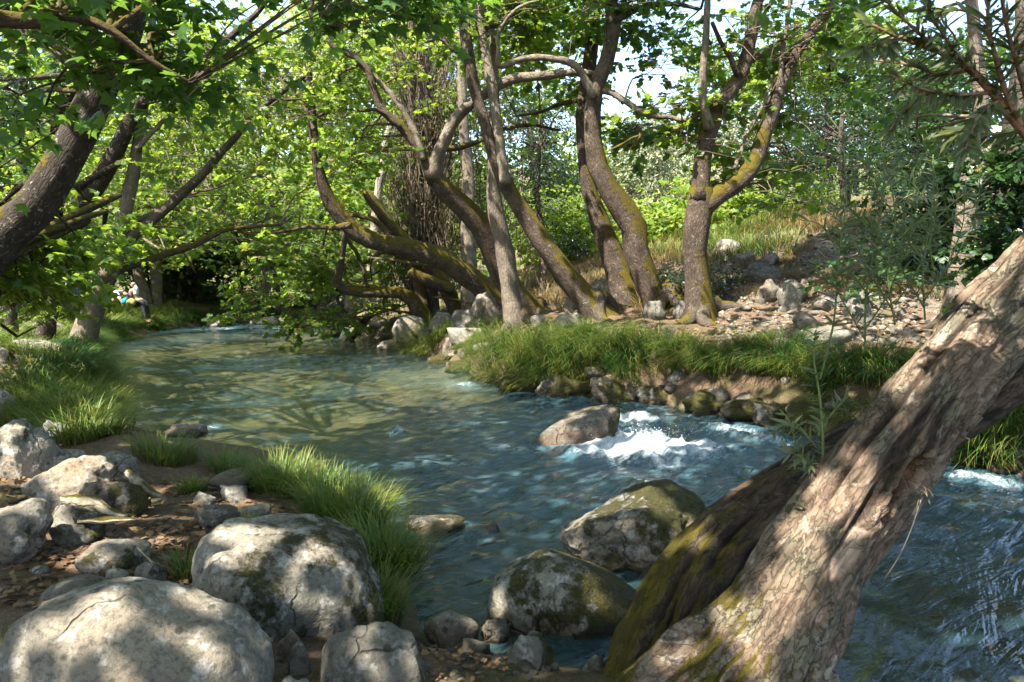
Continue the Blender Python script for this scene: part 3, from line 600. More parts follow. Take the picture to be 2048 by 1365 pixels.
rock((420,940,520,985), 'dark low rock among the grass by the left shore', .4, .6, .5, 43, .5, .8, level=4, name='rock')
# left bank farther
rock((74,632,136,676), 'sunlit triangular rock left of the leaning tree base', .15, 1.0, .6, 44, .7, .8, level=4)
rock((-20,628,32,662), 'brown rock at the left edge below the mossy trunk', .2, .8, .8, 45, .6, .8, level=4)
rock((30,645,82,672), 'low rock between two rocks at the far left', .3, .8, .5, 46, .5, .8, level=4, name='rock')
rock((24,678,128,712), 'flat pale rock lying in the left bank grass', .15, 1.0, .4, 47, .4, .6, level=4, name='rock')
rock((-20,690,30,730), 'grey rock in the grass at the left edge', .35, .9, .4, 48, .5, .8, level=4, name='rock')
rock((60,730,120,760), 'half hidden brown rock between the left bank tussocks', .2, .9, .7, 49, .5, .8, level=4, name='rock')
rock((108,578,166,640), 'white upright boulder behind the left bank grass', .02, 1.35, .0, 50, .5, .8, Y=24, zb=.4, level=4)
rock((498,632,578,654), 'long flat pale rock lying at the far water edge', .2, 1.0, .5, 51, .5, .5, zb=-.05, level=4, name='rock', ex=.6)
rock((414,636,452,654), 'small pale rock at the end of the left bank grass', .2, 1.0, .4, 52, .5, .8, zb=.0, level=4, name='rock')
rock((572,652,626,664), 'low brown stone awash in the far riffle', .05, .9, 1., 53, .3, .7, zb=-.03, level=3, name='stone')
rock((648,656,682,676), 'small round brown stone left of the gravel spit', .05, .9, .9, 54, .2, .9, zb=-.03, level=3, name='stone')
# right bank
rock((785,630,860,684), 'pale egg-shaped boulder left of the trees on the right bank', .08, 1.1, .3, 55, .2, .8, level=5, rough=.07)
rock((856,624,912,668), 'pitted grey boulder next to the egg-shaped boulder', .12, .95, .3, 56, .4, .9, level=4)
rock((902,616,978,664), 'smooth dark grey boulder in shade at the tree foot', .05, .62, .2, 57, .25, .8, level=4)
rock((894,655,974,694), 'flat pale slab lying on the bank below the dark grey boulder', .15, 1.0, .2, 58, .7, .6, level=4, name='rock')
rock((945,684,976,700), 'small white slab under the flat pale slab', .02, 1.3, 0., 59, .7, .7, level=3, name='stone')
rock((938,583,1008,654), 'large rough sunlit boulder behind the central trunks', .2, .95, .6, 60, .5, .9, level=5, rough=.17)
rock((750,680,798,704), 'rounded mossy rock standing in the water below the right bank', .35, .9, .8, 61, .25, .8, zb=-.03, level=4, name='rock')
rock((836,655,880,690), 'grey stone in front of the egg-shaped boulder', .1, .8, .3, 62, .4, .8, level=4, name='stone')
rock((885,665,925,712), 'ochre mossy rock on the bank under the flat slab', .4, .9, 1., 63, .4, .8, level=4, name='rock')
rock((1332,738,1390,794), 'prominent pale grey stone hanging on the earthy right bank', .06, 1.1, .1, 64, .35, .9, Y=11.3, zb=.28, level=5, rough=.08, name='stone', sink=.05)
rock((1194,728,1218,756), 'small grey stone stuck in the right bank', .05, .8, .2, 65, .3, .9, Y=12.05, zb=.4, level=4, name='stone', sink=.1)
rock((1165,734,1206,768), 'pinkish stone in the right bank beside a small grey stone', .1, .95, .7, 66, .5, .9, Y=12.0, zb=.3, level=4, name='stone', sink=.1)
k = 0
for b, lab, m, t, w in [((905,715,960,745), 'pale rock at the waterline under the long grass', .4, .8, 1.),((960,728,1010,765), 'mossy rock at the foot of the long grass', .6, .7, 1.),((1085,745,1175,802), 'broad ochre moss-coated rock at the right waterline', .40, .95, 1.),((1195,742,1290,808), 'knobbly sunlit ochre rock at the right waterline', .22, 1.15, 1.),((1285,765,1345,812), 'rust-brown rock under the hanging pale stone', .3, .8, 1.),((1380,775,1460,832), 'dark mossy rock right of the hanging pale stone', .55, .6, .8),((1450,790,1530,846), 'brown overhung rock at the shaded waterline', .4, .6, 1.),((1520,800,1590,856), 'rust-red rock at the waterline left of the willow shoot', .3, .75, 1.),((1575,800,1665,868), 'sunlit mossy rock behind the willow shoot', .42, 1.0, 1.),((1655,770,1740,860), 'bright moss-topped rock beside the foreground trunk', .6, .95, .9),((1890,880,1990,930), 'dark wet rock under the right bank grass', .5, .45, .5),((1985,880,2090,945), 'brown wet rock at the right edge of the river', .4, .5, .8),((870,700,915,728), 'small mossy rock at the bend of the right bank', .55, .8, .8),((1010,745,1085,785), 'dark undercut rock below the drooping grass', .5, .45, .8)]:
    b = (b[0] - 16, b[1] + 4, b[2] + 16, b[3] + 3); rock(b, lab, m * .85 + .32, t * .8, w * 1.8, 70 + k, .25, .7, zb=-.02, level=5, rough=.22, name='rock'); k += 1
rock((2000,820,2080,880), 'pale rock in the grass at the right edge', .2, 1.0, .3, 90, .5, .8, Y=8.0, zb=.35, level=4, name='rock')
# right slope
k = 0
for b, lab, m, t, w, a in [((1552,558,1614,614),'round sunlit pinkish boulder on the right slope',.04,1.15,.8,.1),((1503,558,1572,610),'mossy-sided slab leaning on the round boulder',.2,.9,.7,.5),((1686,583,1748,634),'grey oval boulder right of the round boulder',.06,1.0,.2,.2),((1588,624,1642,658),'grey flattish stone below the round boulder',.06,.85,.2,.3),((1600,652,1720,698),'long flat grey rock in the bank grass',.06,.95,.2,.5),((1622,582,1690,620),'tan rock between the round and the oval boulder',.1,1.05,.9,.3),((1434,478,1492,514),'rounded tan rock at the top of the path',.06,1.1,.8,.3),((1464,504,1514,540),'tilted flat rock on the slope behind the forked tree',.05,1.1,.4,.8),((1518,502,1558,532),'small orange-pink angular rock on the slope',.03,1.15,1.,.7),((1478,525,1565,566),'broad shaded rock behind the tilted flat rock',.1,.75,.2,.4),((1698,498,1768,550),'big pinkish boulder behind the willow leaves',.06,1.05,.9,.4),((1172,560,1220,604),'smooth grey boulder between the two leaning trees',.06,.85,.2,.2),((1128,585,1170,625),'pinkish boulder at the foot of the slanting trunk',.06,.9,.8,.4),((1704,624,1748,652),'small pale boulder under the oval boulder',.05,1.1,.5,.3),((1560,600,1600,622),'tan stone under the round boulder',.1,.9,.9,.5),((1345,600,1390,640),'mossy rock at the foot of the forked tree',.4,.7,.5,.4),((1285,600,1330,640),'grey rock between the forked tree and its neighbour',.2,.7,.4,.5),((1108,625,1168,660),'flat pale stone above the long grass',.06,1.05,.4,.3),((1060,628,1100,655),'grey stone at the foot of the grey trunk',.1,.8,.3,.5),((1790,655,1830,680),'pale pink stone in the grass by the foreground trunk',.03,1.1,.7,.4),((1690,700,1740,730),'grey stone in the bank grass near the foreground trunk',.1,.95,.2,.5),((1318,668,1356,690),'small white stone in the grass below the forked tree',.03,1.3,.1,.7),((1230,690,1262,712),'small pale stone among the long grass',.05,1.2,.2,.6),((1300,700,1325,722),'bluish white stone poking out of the grass',.03,1.2,0.,.7),((1400,715,1425,738),'white stone in the edge of the right bank',.03,1.3,.2,.6),((1490,725,1520,748),'pale stone under the tallest bank tussock',.03,1.2,.2,.5),((1150,690,1190,725),'light brown stone half hidden by the long grass',.05,1.0,.8,.4)]:
    rock(b, lab, m + .08, t * .82, w, 120 + k, a * .8, .9, level=4, rough=.16, sink=.6, name='boulder' if 'boulder' in lab else 'rock' if 'rock' in lab or 'slab' in lab else 'stone'); k += 1
# loose stones: shared meshes, one object each
SHP = []
for s in range(8):
    V, T = rock_shape(300 + s, 2, .5, .14); me = bpy.data.meshes.new('stone'); me.from_pydata(V.tolist(), [], T.tolist()); me.polygons.foreach_set('use_smooth', [True] * len(T)); me.materials.append(ROCK); SHP.append(me)
def scatter(n, reg, lab, grp, lo, hi, tone=(.8, 1.15), warm=.6, moss=.03, test=None, name='stone'):
    c = 0; tries = 0
    while c < n and tries < n * 40:
        tries += 1; h = hit(RNG.uniform(reg[0], reg[2]), RNG.uniform(reg[1], reg[3]))
        if h is None or h[2] < .04 or (test and not test(h)): continue
        o = bpy.data.objects.new(name, SHP[c % 8]); COL.objects.link(o); s = RNG.uniform(lo, hi) * (.6 + .8 * RNG.random() ** 2)
        o.scale = (s * RNG.uniform(.8, 1.3), s * RNG.uniform(.8, 1.2), s * RNG.uniform(.5, .8)); o.rotation_euler = (0, 0, RNG.uniform(0, 6.28))
        o.location = (h[0], h[1], h[2] + s * .15); tag(o, lab, 'stone', grp); o['tone'] = float(RNG.uniform(*tone)); o['warm'] = float(warm * RNG.random() * 1.6); o['moss'] = moss; c += 1
pts_ = []
_s = np.linalg.norm(np.diff(RC[3:13], axis=0), axis=1); _c = np.r_[0, np.cumsum(_s)]
for q in np.linspace(.1, _c[-1] - .1, 40):
    k = min(len(_s) - 1, int(np.searchsorted(_c, q, 'right') - 1)); d_ = (RC[4 + k] - RC[3 + k]) / _s[k]; p_ = RC[3 + k] + d_ * (q - _c[k]) + np.array([d_[1], -d_[0]]) * RNG.uniform(.02, .42); z_ = float(height(p_[:1], p_[1:2])[0]); s_ = RNG.uniform(.06, .17)
    o = bpy.data.objects.new('stone', SHP[int(q * 7) % 8]); COL.objects.link(o); o.location = (p_[0], p_[1], z_ - s_ * .1); o.scale = (s_ * RNG.uniform(.8, 1.4), s_, s_ * RNG.uniform(.6, .95)); o.rotation_euler = (RNG.uniform(-.4, .4), RNG.uniform(-.4, .4), RNG.uniform(0, 6.28)); tag(o, 'mossy stone set in the earthy face of the right bank', 'stone', 'stones in the face of the right bank'); o['tone'] = float(RNG.uniform(.6, 1.1)); o['warm'] = float(RNG.uniform(.5, 1.6)); o['moss'] = float(RNG.uniform(.1, .5))
onr = lambda h: h[0] > 0 and h[1] < 26
scatter(125, (1420, 440, 1900, 690), 'loose limestone stone lying on the right slope', 'loose stones on the right slope', .035, .10, test=onr)
scatter(24, (1020, 540, 1420, 690), 'small stone among the roots on the right bank', 'small stones among the right bank roots', .05, .12, test=onr)
scatter(30, (690, 642, 800, 690), 'rounded pebble of the spit below the mossy horizontal trunk', 'pebbles of the gravel spit', .07, .17, (.9, 1.2), .9, test=lambda h: h[1] > 17)
scatter(36, (20, 1000, 380, 1200), 'small stone in the leaf litter of the left bank', 'small stones in the leaf litter', .012, .035, test=lambda h: h[1] < 6)
scatter(24, (830, 1270, 1180, 1360), 'dark pebble on the gravelly shore by the bottom edge', 'pebbles on the near shore', .012, .04, (.4, .7), .5)
scatter(16, (0, 620, 180, 800), 'small rock in the grass of the left bank', 'small rocks in the left bank grass', .07, .16, test=lambda h: h[1] < 22)
# gravel nobody could count
def gravel_stuff(name, n, reg, lo, hi, test=None, flat=.6, mat=ROCK, zoff=0.):
    V, T = ico(1); pts = []
    while len(pts) < n:
        h = hit(RNG.uniform(reg[0], reg[2]), RNG.uniform(reg[1], reg[3]))
        if h is not None and h[2] > .02 and (test is None or test(h)): pts.append(h)
    P = np.array(pts); S = RNG.uniform(lo, hi, (n, 1, 1)) * RNG.uniform(.6, 1.5, (n, 1, 3)) * np.array([1, 1, flat]); W = P[:, None] + V[None] * S * (1 + .35 * RNG.normal(size=(n, len(V), 1)) * .5)
    o = mesh(name, W.reshape(-1, 3), (np.arange(n)[:, None, None] * len(V) + T[None]).reshape(-1, 3), mat, None, False)
    tag(o, kind='stuff'); o['tone'] = 1.1; o['warm'] = .7; o['moss'] = 0.; return o
gravel_stuff('gravel', 2200, (1430, 440, 1880, 690), .012, .05, onr)

# droplets thrown up by the rapid
V, T = ico(1); q = on(1290, 880, 0.); n = 260; P_ = np.c_[q[0] + RNG.normal(0, .34, n), q[1] + RNG.normal(0, .13, n), .05 + np.abs(RNG.normal(0, .06, n))]; S_ = RNG.uniform(.0012, .005, (n, 1, 1)) * np.array([1.4, 1, 1])
tag(mesh('spray', (P_[:, None] + V[None] * S_).reshape(-1, 3), (np.arange(n)[:, None, None] * len(V) + T[None]).reshape(-1, 3), plain('white_spray', (.6, .63, .65), .5, .05), None, True), kind='stuff')
# ---------------------------------------------------------------- trees
TREES = {}
def roots(root, P, bark, n=4):
    r = P[1, 3]; c = P[1, :3]
    for k in range(n):
        a = RNG.uniform(0, 1.2) + k * 6.283 / n; d = np.array([math.cos(a), math.sin(a), 0]); q = []
        for s_, f, up in ((.2, .42, 1.0), (.85, .34, .3), (1.5, .24, 0.), (2.4, .15, -.12), (3.4, .08, -.4)):
            p = c + d * r * s_; d2 = np.array([-d[1], d[0], 0]) * r * .25 * math.sin(s_ * 2 + k); p = p + d2; p[2] = float(height(p[:1], p[1:2])[0]) + up * r * .9; q.append([*p, r * f])
        limb('root', np.array(q), BARKD, root, 8, .06, .15, k)
def tree(key, label, stems, bark=BARK, limbs=(), name='plane_tree', group=None, sides=14, cat='tree', base=True, lump=.17):
    thin = lambda t: ([(x, y, w * .9) for x, y, w in t[0]],) + tuple(t[1:]); stems = [thin(t) for t in stems]; limbs = [thin(t) for t in limbs]
    """stems / limbs: (trace, Y0, Y1); the first stem carries the root"""
    sk = []; P0 = px(*stems[0]); P = grounded(P0) if base else P0
    g = P[1] if base else P[0]; z = float(height(P[1:2, 0], P[1:2, 1])[0])
    root = empty(name, (g[0], g[1], z), label, cat, group); n = 0
    for st in stems:
        Q = px(*st); Q = grounded(Q) if base and n == 0 else Q
        limb('trunk', Q, bark, root, sides, seed=len(TREES) * 7 + n, lump=lump); sk.append(spline(Q, .25)); n += 1
    if base and stems[0][0][0][2] >= 44: roots(root, P, bark)
    for st in limbs:
        Q = px(*st[:3]) if len(st) > 2 else px(*st); limb('limb', Q, bark if len(st) < 4 else st[3], root, 9, seed=len(TREES) * 7 + n, wob=.012, lump=.1); sk.append(spline(Q, .25)); n += 1
    TREES[key] = (root, np.vstack(sk), bark); return root
D_ = [(165,695,58),(180,640,52),(192,600,50),(205,560,50),(225,520,46),(243,450,34),(262,370,27),(275,290,24),(285,220,20),(294,130,18),(302,60,15),(312,0,13),(316,-60,11)]
tree('A', 'thick dark leaning plane tree with yellow moss at the left edge', [([(-95,600,105),(-40,520,98),(15,462,92),(62,425,86),(112,350,82),(160,260,76),(205,170,70),(240,110,60),(268,30,52),(290,-60,46)], 9, 9.6)], BARKB,
     [([(150,270,36),(172,240,22),(178,205,18),(160,180,15),(158,150,12)], 9.2, 9.8),([(200,180,30),(215,150,26),(232,60,22),(240,-30,18)], 9.4, 9.2)], lump=.08)
tree('B', 'dark slim trunk behind the thick leaning plane tree', [([(92,610,32),(104,500,32),(112,400,34),(114,300,36),(128,225,36),(150,160,34),(165,100,32),(180,40,28),(195,-50,24)], 18, 17)], BARKB)
tree('C', 'mossy plane tree leaning right behind the thick left one', [([(100,620,36),(125,500,38),(155,415,40),(200,360,40),(238,290,36),(262,240,29),(300,190,24),(345,165,20),(440,92,15),(520,20,11),(550,-30,9)], 17, 16)], BARKB,
     [([(150,375,20),(180,360,15),(225,335,13),(250,320,10)], 16.6, 16.4)])
tree('D', 'pale-barked plane tree rising from the left bank edge with a reddish crooked base', [(D_, 17.2, 16.5)], BARKG,
     [([(208,575,34),(228,550,24),(248,535,20),(290,525,17),(332,509,16),(380,495,14),(432,468,12),(470,457,9),(560,450,6)], 17, 18, BARKM),
      ([(232,505,30),(268,470,26),(330,418,22),(398,354,20),(450,298,16),(500,240,13),(545,200,11),(600,160,8),(650,125,5)], 16.9, 17.6, BARKD),
      ([(244,450,16),(300,430,12),(360,395,8),(420,380,5)], 17, 18), ([(272,300,12),(330,235,10),(360,180,8),(420,120,6)], 16.6, 17.2)])
tree('E', 'small crooked tree with a mossy forked foot on the left bank', [([(288,606,34),(283,575,28),(276,545,20),(272,515,18),(280,490,17),(305,455,14),(325,425,12),(350,385,10),(365,330,8)], 30.5, 30.5)], BARKG,
     [([(276,545,18),(290,500,12),(300,470,9),(345,440,8),(420,425,6)], 30.5, 31.5)])
tree('G', 'plane tree with a long trunk bowing left over the river', [([(985,600,55),(960,572,50),(930,545,50),(880,515,46),(835,502,43),(800,492,41),(740,480,38),(690,445,35),(660,405,31),(642,360,26),(632,300,21),(625,240,18),(620,170,15),(617,110,13),(622,40,10),(628,-40,8)], 18.5, 16.5)], BARKM,
     [([(622,180,11),(650,150,9),(690,120,7),(740,90,5)], 16.6, 16.8), ([(628,260,9),(600,200,7),(560,160,5)], 16.7, 17), ([(700,450,16),(670,455,13),(610,455,9),(520,470,6),(470,462,4)], 17.2, 18)])
tree('H', 'forked plane tree with bright yellow moss leaning left in the middle', [([(1062,620,60),(1030,585,52),(1003,545,55),(985,495,52),(962,450,52),(930,415,47),(892,382,44),(870,357,38)], 17, 15.6)], BARKM,
     [([(872,362,38),(858,342,28),(838,300,24),(815,270,21),(795,248,20),(768,224,19),(748,180,17),(736,142,15),(705,112,14),(664,92,12),(650,60,9),(655,20,8),(640,-30,6)], 15.6, 15, BARKM),
      ([(868,355,38),(872,320,32),(886,285,28),(908,243,26),(945,205,24),(1000,168,23),(1050,155,22),(1100,149,20),(1150,144,15),(1200,150,10)], 15.6, 14.8, BARKG),
      ([(845,320,15),(838,285,14),(820,245,13),(790,200,13),(765,170,12),(720,130,11),(700,105,10)], 15.4, 15.3, BARKG), ([(800,255,10),(760,222,9),(715,222,7)], 15.3, 15, BARKD),
      ([(880,300,14),(940,290,12),(1000,262,10),(1060,250,8),(1120,262,5)], 15.7, 17)], sides=16)
tree('I', 'upright grey trunk with a mossy foot in the middle of the group', [([(1035,655,58),(1022,600,46),(1016,540,42),(1004,480,40),(993,430,34),(987,380,29),(985,320,25),(986,260,22),(990,180,19),(985,90,15),(975,-30,12)], 15.8, 15.2)], BARKG)
tree('J', 'tall slanting plane tree with two crossing stems', [([(1192,628,72),(1165,590,56),(1132,550,50),(1082,482,43),(1042,420,38),(1010,365,33),(985,300,29),(970,250,27),(958,205,26),(945,160,25),(935,90,25),(925,20,23),(918,-50,20)], 15.2, 14.6)], BARKM,
     [([(1012,368,26),(1003,310,22),(995,250,22),(985,180,23),(972,115,21),(960,45,19),(954,-40,16)], 14.7, 14.9, BARKG), ([(938,110,10),(905,100,8),(880,80,6),(850,85,4)], 14.6, 14.4),([(962,60,10),(1000,45,9),(1030,15,8),(1060,-20,6)], 14.9, 14.9)])
tree('K', 'straight dark trunk, left one of the close pair', [([(1262,612,88),(1240,550,64),(1222,500,54),(1205,460,47),(1180,390,37),(1168,310,32),(1164,235,29),(1176,160,31),(1184,80,29),(1190,10,26),(1194,-50,23)], 16, 15.6)], BARKM,
     [([(1172,200,12),(1130,205,10),(1080,225,7),(1030,232,4)], 15.6, 16.6)])
tree('P', 'sinuous mossy trunk with a bulging bend, right one of the close pair', [([(1330,640,78),(1305,590,60),(1290,550,56),(1272,500,55),(1268,455,57),(1245,420,54),(1215,375,49),(1196,330,42),(1187,275,37),(1184,225,37),(1192,180,37),(1214,120,33),(1226,60,31),(1222,0,29),(1218,-50,26)], 14.9, 14.4)], BARKM,
     [([(1188,195,20),(1160,142,17),(1125,122,16),(1080,114,15),(1040,120,13),(1000,133,12),(997,100,9),(1000,60,8),(1030,20,7),(1075,2,6)], 14.4, 13.8, BARKG),
      ([(1198,180,16),(1225,188,14),(1250,203,14),(1295,230,13),(1340,236,11),(1375,240,9),(1400,225,8),(1412,180,6)], 14.5, 14, BARKG),
      ([(1228,45,16),(1260,25,14),(1300,12,13),(1350,8,10),(1400,18,7)], 14.4, 14.2), ([(1225,300,7),(1280,270,5),(1260,300,4)], 14.5, 14.4)])
tree('L', 'mossy forked plane tree in front of the rocky slope', [([(1404,648,80),(1400,600,62),(1395,550,56),(1390,500,54),(1394,455,58),(1400,410,60),(1402,375,52)], 14.0, 13.8),], BARKM,
     [([(1398,400,50),(1402,355,42),(1408,300,39),(1424,245,39),(1455,190,34),(1484,142,31),(1500,80,27),(1515,10,25),(1526,-50,22)], 13.8, 13.7),
      ([(1418,258,26),(1408,215,20),(1405,160,18),(1411,90,16),(1415,20,14),(1417,-50,12)], 13.6, 13.5, BARKG),
      ([(1408,415,46),(1440,388,42),(1472,368,41),(1510,322,37),(1535,255,33),(1556,180,30),(1592,108,26),(1640,42,23),(1690,-30,20)], 13.8, 14.2),
      ([(1478,150,16),(1460,115,12),(1440,80,10),(1425,45,9)], 13.6, 13.3), ([(1490,130,13),(1540,95,10),(1590,70,7)], 13.7, 14), ([(1560,180,12),(1564,110,11),(1575,40,9),(1580,-20,8)], 14, 13.9, BARKG), ([(1470,340,10),(1490,280,8),(1530,200,6),(1545,150,5)], 13.9, 13.9, BARKG)], sides=18, lump=.09)
tree('S', 'mossy multi-stemmed plane tree with a low horizontal bough over the water', [([(858,662,46),(842,630,38),(825,600,32),(800,586,27),(760,584,25),(720,584,24),(690,580,24),(674,566,22),(680,530,16),(688,490,12),(690,455,9),(684,400,7)], 20.3, 18.8)], BARKM,
     [([(925,650,40),(905,605,36),(880,560,30),(850,520,28),(820,490,27),(790,462,25),(768,435,24),(742,400,24),(730,385,20)], 20.4, 19.5), ([(780,470,14),(745,440,12),(700,430,9)], 19.5, 19.5),
      ([(905,580,26),(880,570,26),(850,560,28),(820,545,24)], 20, 19.5), ([(850,640,30),(835,560,26),(815,520,22),(770,500,14),(740,520,8),(700,540,6)], 20.4, 20), ([(690,470,10),(720,520,9),(735,575,8)], 19.4, 19.6)])
tree('U', 'dark fallen-looking bough leaning over the gravel spit', [([(722,652,16),(735,635,15),(755,618,14),(770,600,13),(775,585,10)], 22.5, 22)], BARKD, [([(724,642,10),(700,632,8),(675,600,7),(690,575,4)], 22.3, 22.5)], name='leaning_bough', cat='branch')
tree('Q', 'short straight trunk behind the mossy central fork', [([(938,560,36),(936,480,32),(936,420,30),(936,340,27),(930,290,25),(925,200,20),(920,60,14)], 20, 20)], BARKG)
tree('V', 'thin bare trunk seen through the gap behind the bowing trunk', [([(742,560,24),(752,420,20),(765,340,18),(775,270,14),(800,200,10)], 24.5, 24.5)], BARKP)
tree('R', 'grey trunk with an ivy-clad side behind the willow shoots at the right', [([(1905,650,62),(1920,560,50),(1930,470,46),(1938,390,46),(1950,330,44),(1958,270,36),(1962,190,30),(1950,80,26),(1940,-40,22)], 11, 11)], BARKG,
     [([(1948,350,34),(1985,305,34),(2030,280,34),(2080,260,34)], 11, 10.6)])
tree('W', 'wide ivy-covered trunk at the right edge', [([(2030,640,100),(2032,500,95),(2035,380,85),(2045,260,75),(2055,120,60),(2060,-30,50)], 9.5, 9.5)], BARKD)
for lab, pts, Y, bk in [('slim pale trunk left of the bowing plane tree', [(662,470,14),(655,360,13),(640,250,11),(632,160,9)], 41, BARKG), ('thin dark pole-like trunk in the left wood', [(365,500,14),(350,400,13),(340,300,12),(360,200,9),(370,120,7)], 36, BARKD),
                        ('slanting thin trunk in the left wood beside the pale tree', [(330,520,18),(345,440,16),(365,340,14),(385,260,12),(420,170,9)], 35, BARKG), ('thin straight trunk in the middle distance of the left wood', [(690,520,12),(690,400,11),(684,300,9),(680,220,7)], 42, BARKD),
                        ('leaning grey trunk deep in the left wood', [(405,520,16),(430,430,15),(480,360,13),(540,320,10)], 38, BARKG), ('thin trunk at the far left edge of the wood', [(20,560,26),(30,420,24),(45,300,22),(48,180,20),(40,40,16)], 17, BARKD),
                        ('slender trunk between the holm oak and the path', [(1690,420,14),(1684,360,13),(1680,300,12),(1685,230,10)], 21, BARKD)]:
    tree(lab, lab, [([(pts[0][0], pts[0][1] + 60, pts[0][2] * 1.2)] + pts, Y, Y)], bk, name='slim_tree', sides=8)
# ---- the big leaning trunk in the foreground, high resolution
fr = empty('willow_tree', at(1480, 1380, 2.75) * np.array([1, 1, 0]), 'massive scarred willow trunk leaning right across the foreground', 'tree')
def fore(name, P, sides, step, seed, scars=(), hollows=(), mossy=0., ridge=.16, shade_tint=0.):
    S = spline(P, step); v, q, t, b = tube(S, sides, .10, seed)
    n = len(S); C = np.repeat(S[:, :3], sides, 0); C = np.vstack([C, v[-2:]]); d = nrm(v - C + 1e-9); r = np.linalg.norm(b[:, :2], axis=1) + 1e-6
    an = b[:, :2] / r[:, None]; R = np.concatenate([np.repeat(S[:, 3], sides), [0, 0]])
    rid = fbm(np.c_[an * 2.6, b[:, 2] * 1.5], seed, 4, .6); rid2 = 1 - np.abs(fbm(np.c_[an * 4.6, b[:, 2] * 2.2], seed + 9, 3)) * 2
    fine = fbm(np.c_[an * 14, b[:, 2] * 14], seed + 4, 3, .6)
    sc = np.zeros(len(v)); ho = np.zeros(len(v)); e = np.zeros(len(v))
    for (x, y, Yd, a_, l_) in scars:
        c = at(x, y, Yd); k = np.argmin(np.linalg.norm(v - c, axis=1)); w = v - v[k]; T = nrm(S[min(n - 1, k // sides)][:3] - S[max(0, k // sides - 4)][:3]); lo = w @ T; ac = np.linalg.norm(w - lo[:, None] * T, axis=1)
        g = (lo / l_) ** 2 + (ac / a_) ** 2 + .45 * fbm(v * 18, seed, 3); f = np.clip((1.1 - g) / .6, 0, 1); sc = np.maximum(sc, f); e += -.008 * f + .014 * np.exp(-((g - 1.35) / .5) ** 2) * (g < 4) * (.6 + .6 * noise(v * 15, seed + 2))
    for (x, y, Yd, a_, l_, dp) in hollows:
        c = at(x, y, Yd); k = np.argmin(np.linalg.norm(v - c, axis=1)); w = v - v[k]; T = nrm(S[min(n - 1, k // sides)][:3] - S[max(0, k // sides - 4)][:3]); lo = w @ T; ac = np.linalg.norm(w - lo[:, None] * T, axis=1)
        g = (lo / l_) ** 2 + (ac / a_) ** 2 + .7 * fbm(v * 20, seed + 1, 3); f = np.clip((1.15 - g) / .9, 0, 1); ho = np.maximum(ho, np.clip(f * 1.4, 0, 1)); e += -dp * f + .02 * np.exp(-((g - 1.5) / .5) ** 2) * (g < 3.5)
    m = (1 - sc)
    v = v + d * ((rid * ridge * R + np.minimum(rid2, .6) * .07 * R + fine * .02 * R) * (.25 + .75 * m) + e)[:, None]
    return mesh(name, v, [q, t], FORE, fr, True, {'bk': b, 'groove': np.clip((-(rid * 1.6 + np.minimum(rid2, .6) * .5) - .02) * 2.2, 0, .85) * m, 'scar': sc * .92, 'hollow': ho * .9, 'mossy': np.full(len(v), mossy), 'shade_tint': np.full(len(v), shade_tint)})
FORE = mat_fore()
fore('trunk', px([(1400,1520,400),(1476,1390,330),(1552,1265,228),(1616,1150,196),(1682,1050,180),(1748,950,170),(1810,868,158),(1874,780,150),(1955,688,152),(2035,608,152),(2115,530,150),(2200,445,145),(2330,310,130)], 2.75, 3.0), 160, .010, 5,
     [(1705,1105,2.6,.034,.12), (1655,1240,2.55,.016,.06)], [(1812,950,2.72,.030,.11,.05), (1772,1012,2.7,.010,.06,.012)], 0.)
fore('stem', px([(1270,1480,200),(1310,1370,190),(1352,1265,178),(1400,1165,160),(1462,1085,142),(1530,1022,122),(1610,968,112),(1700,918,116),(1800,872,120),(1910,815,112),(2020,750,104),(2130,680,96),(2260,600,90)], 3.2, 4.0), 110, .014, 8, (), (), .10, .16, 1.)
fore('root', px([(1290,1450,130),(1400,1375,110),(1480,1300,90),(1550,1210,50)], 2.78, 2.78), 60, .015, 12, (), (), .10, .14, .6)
for k, (x, y, dx, dy, l) in enumerate([(1842,985,12,8,.05),(1846,990,14,18,.06),(1838,1000,-6,26,.05),(1850,978,16,16,.06),(1845,972,10,22,.04)]):
    a = at(x, y, 2.66); b = at(x + dx, y + dy, 2.62); limb('fibre', np.array([[*a, .0025], [*((a + b) / 2 + [0, 0, .01]), .002], [*b, .001]]), VINE, fr, 5, .01, 0)
strand = limb('hanging_strand', px([(1842,1000,.8),(1822,1060,.7),(1797,1115,.7),(1768,1160,.6)], 2.66, 2.66), plain('pale_fibre', (.20,.17,.13)), fr, 5, .03, 0)
for x, y, x2, y2 in [(1925,850,1958,823),(1935,862,1965,835),(1918,870,1938,878)]:
    limb('snag', px([(x,y,7),((x+x2)/2,(y+y2)/2+2,6),(x2,y2,3)], 2.8, 2.75), BARKP, fr, 6, .01, .1)
TREES['N'] = (fr, np.vstack([spline(px([(2110,515,190),(2330,300,160)], 2.95, 3.0), .2), [[*at(2500, 100, 3.2), .12], [*at(2600, -400, 3.6), .1]]]), BARKG)
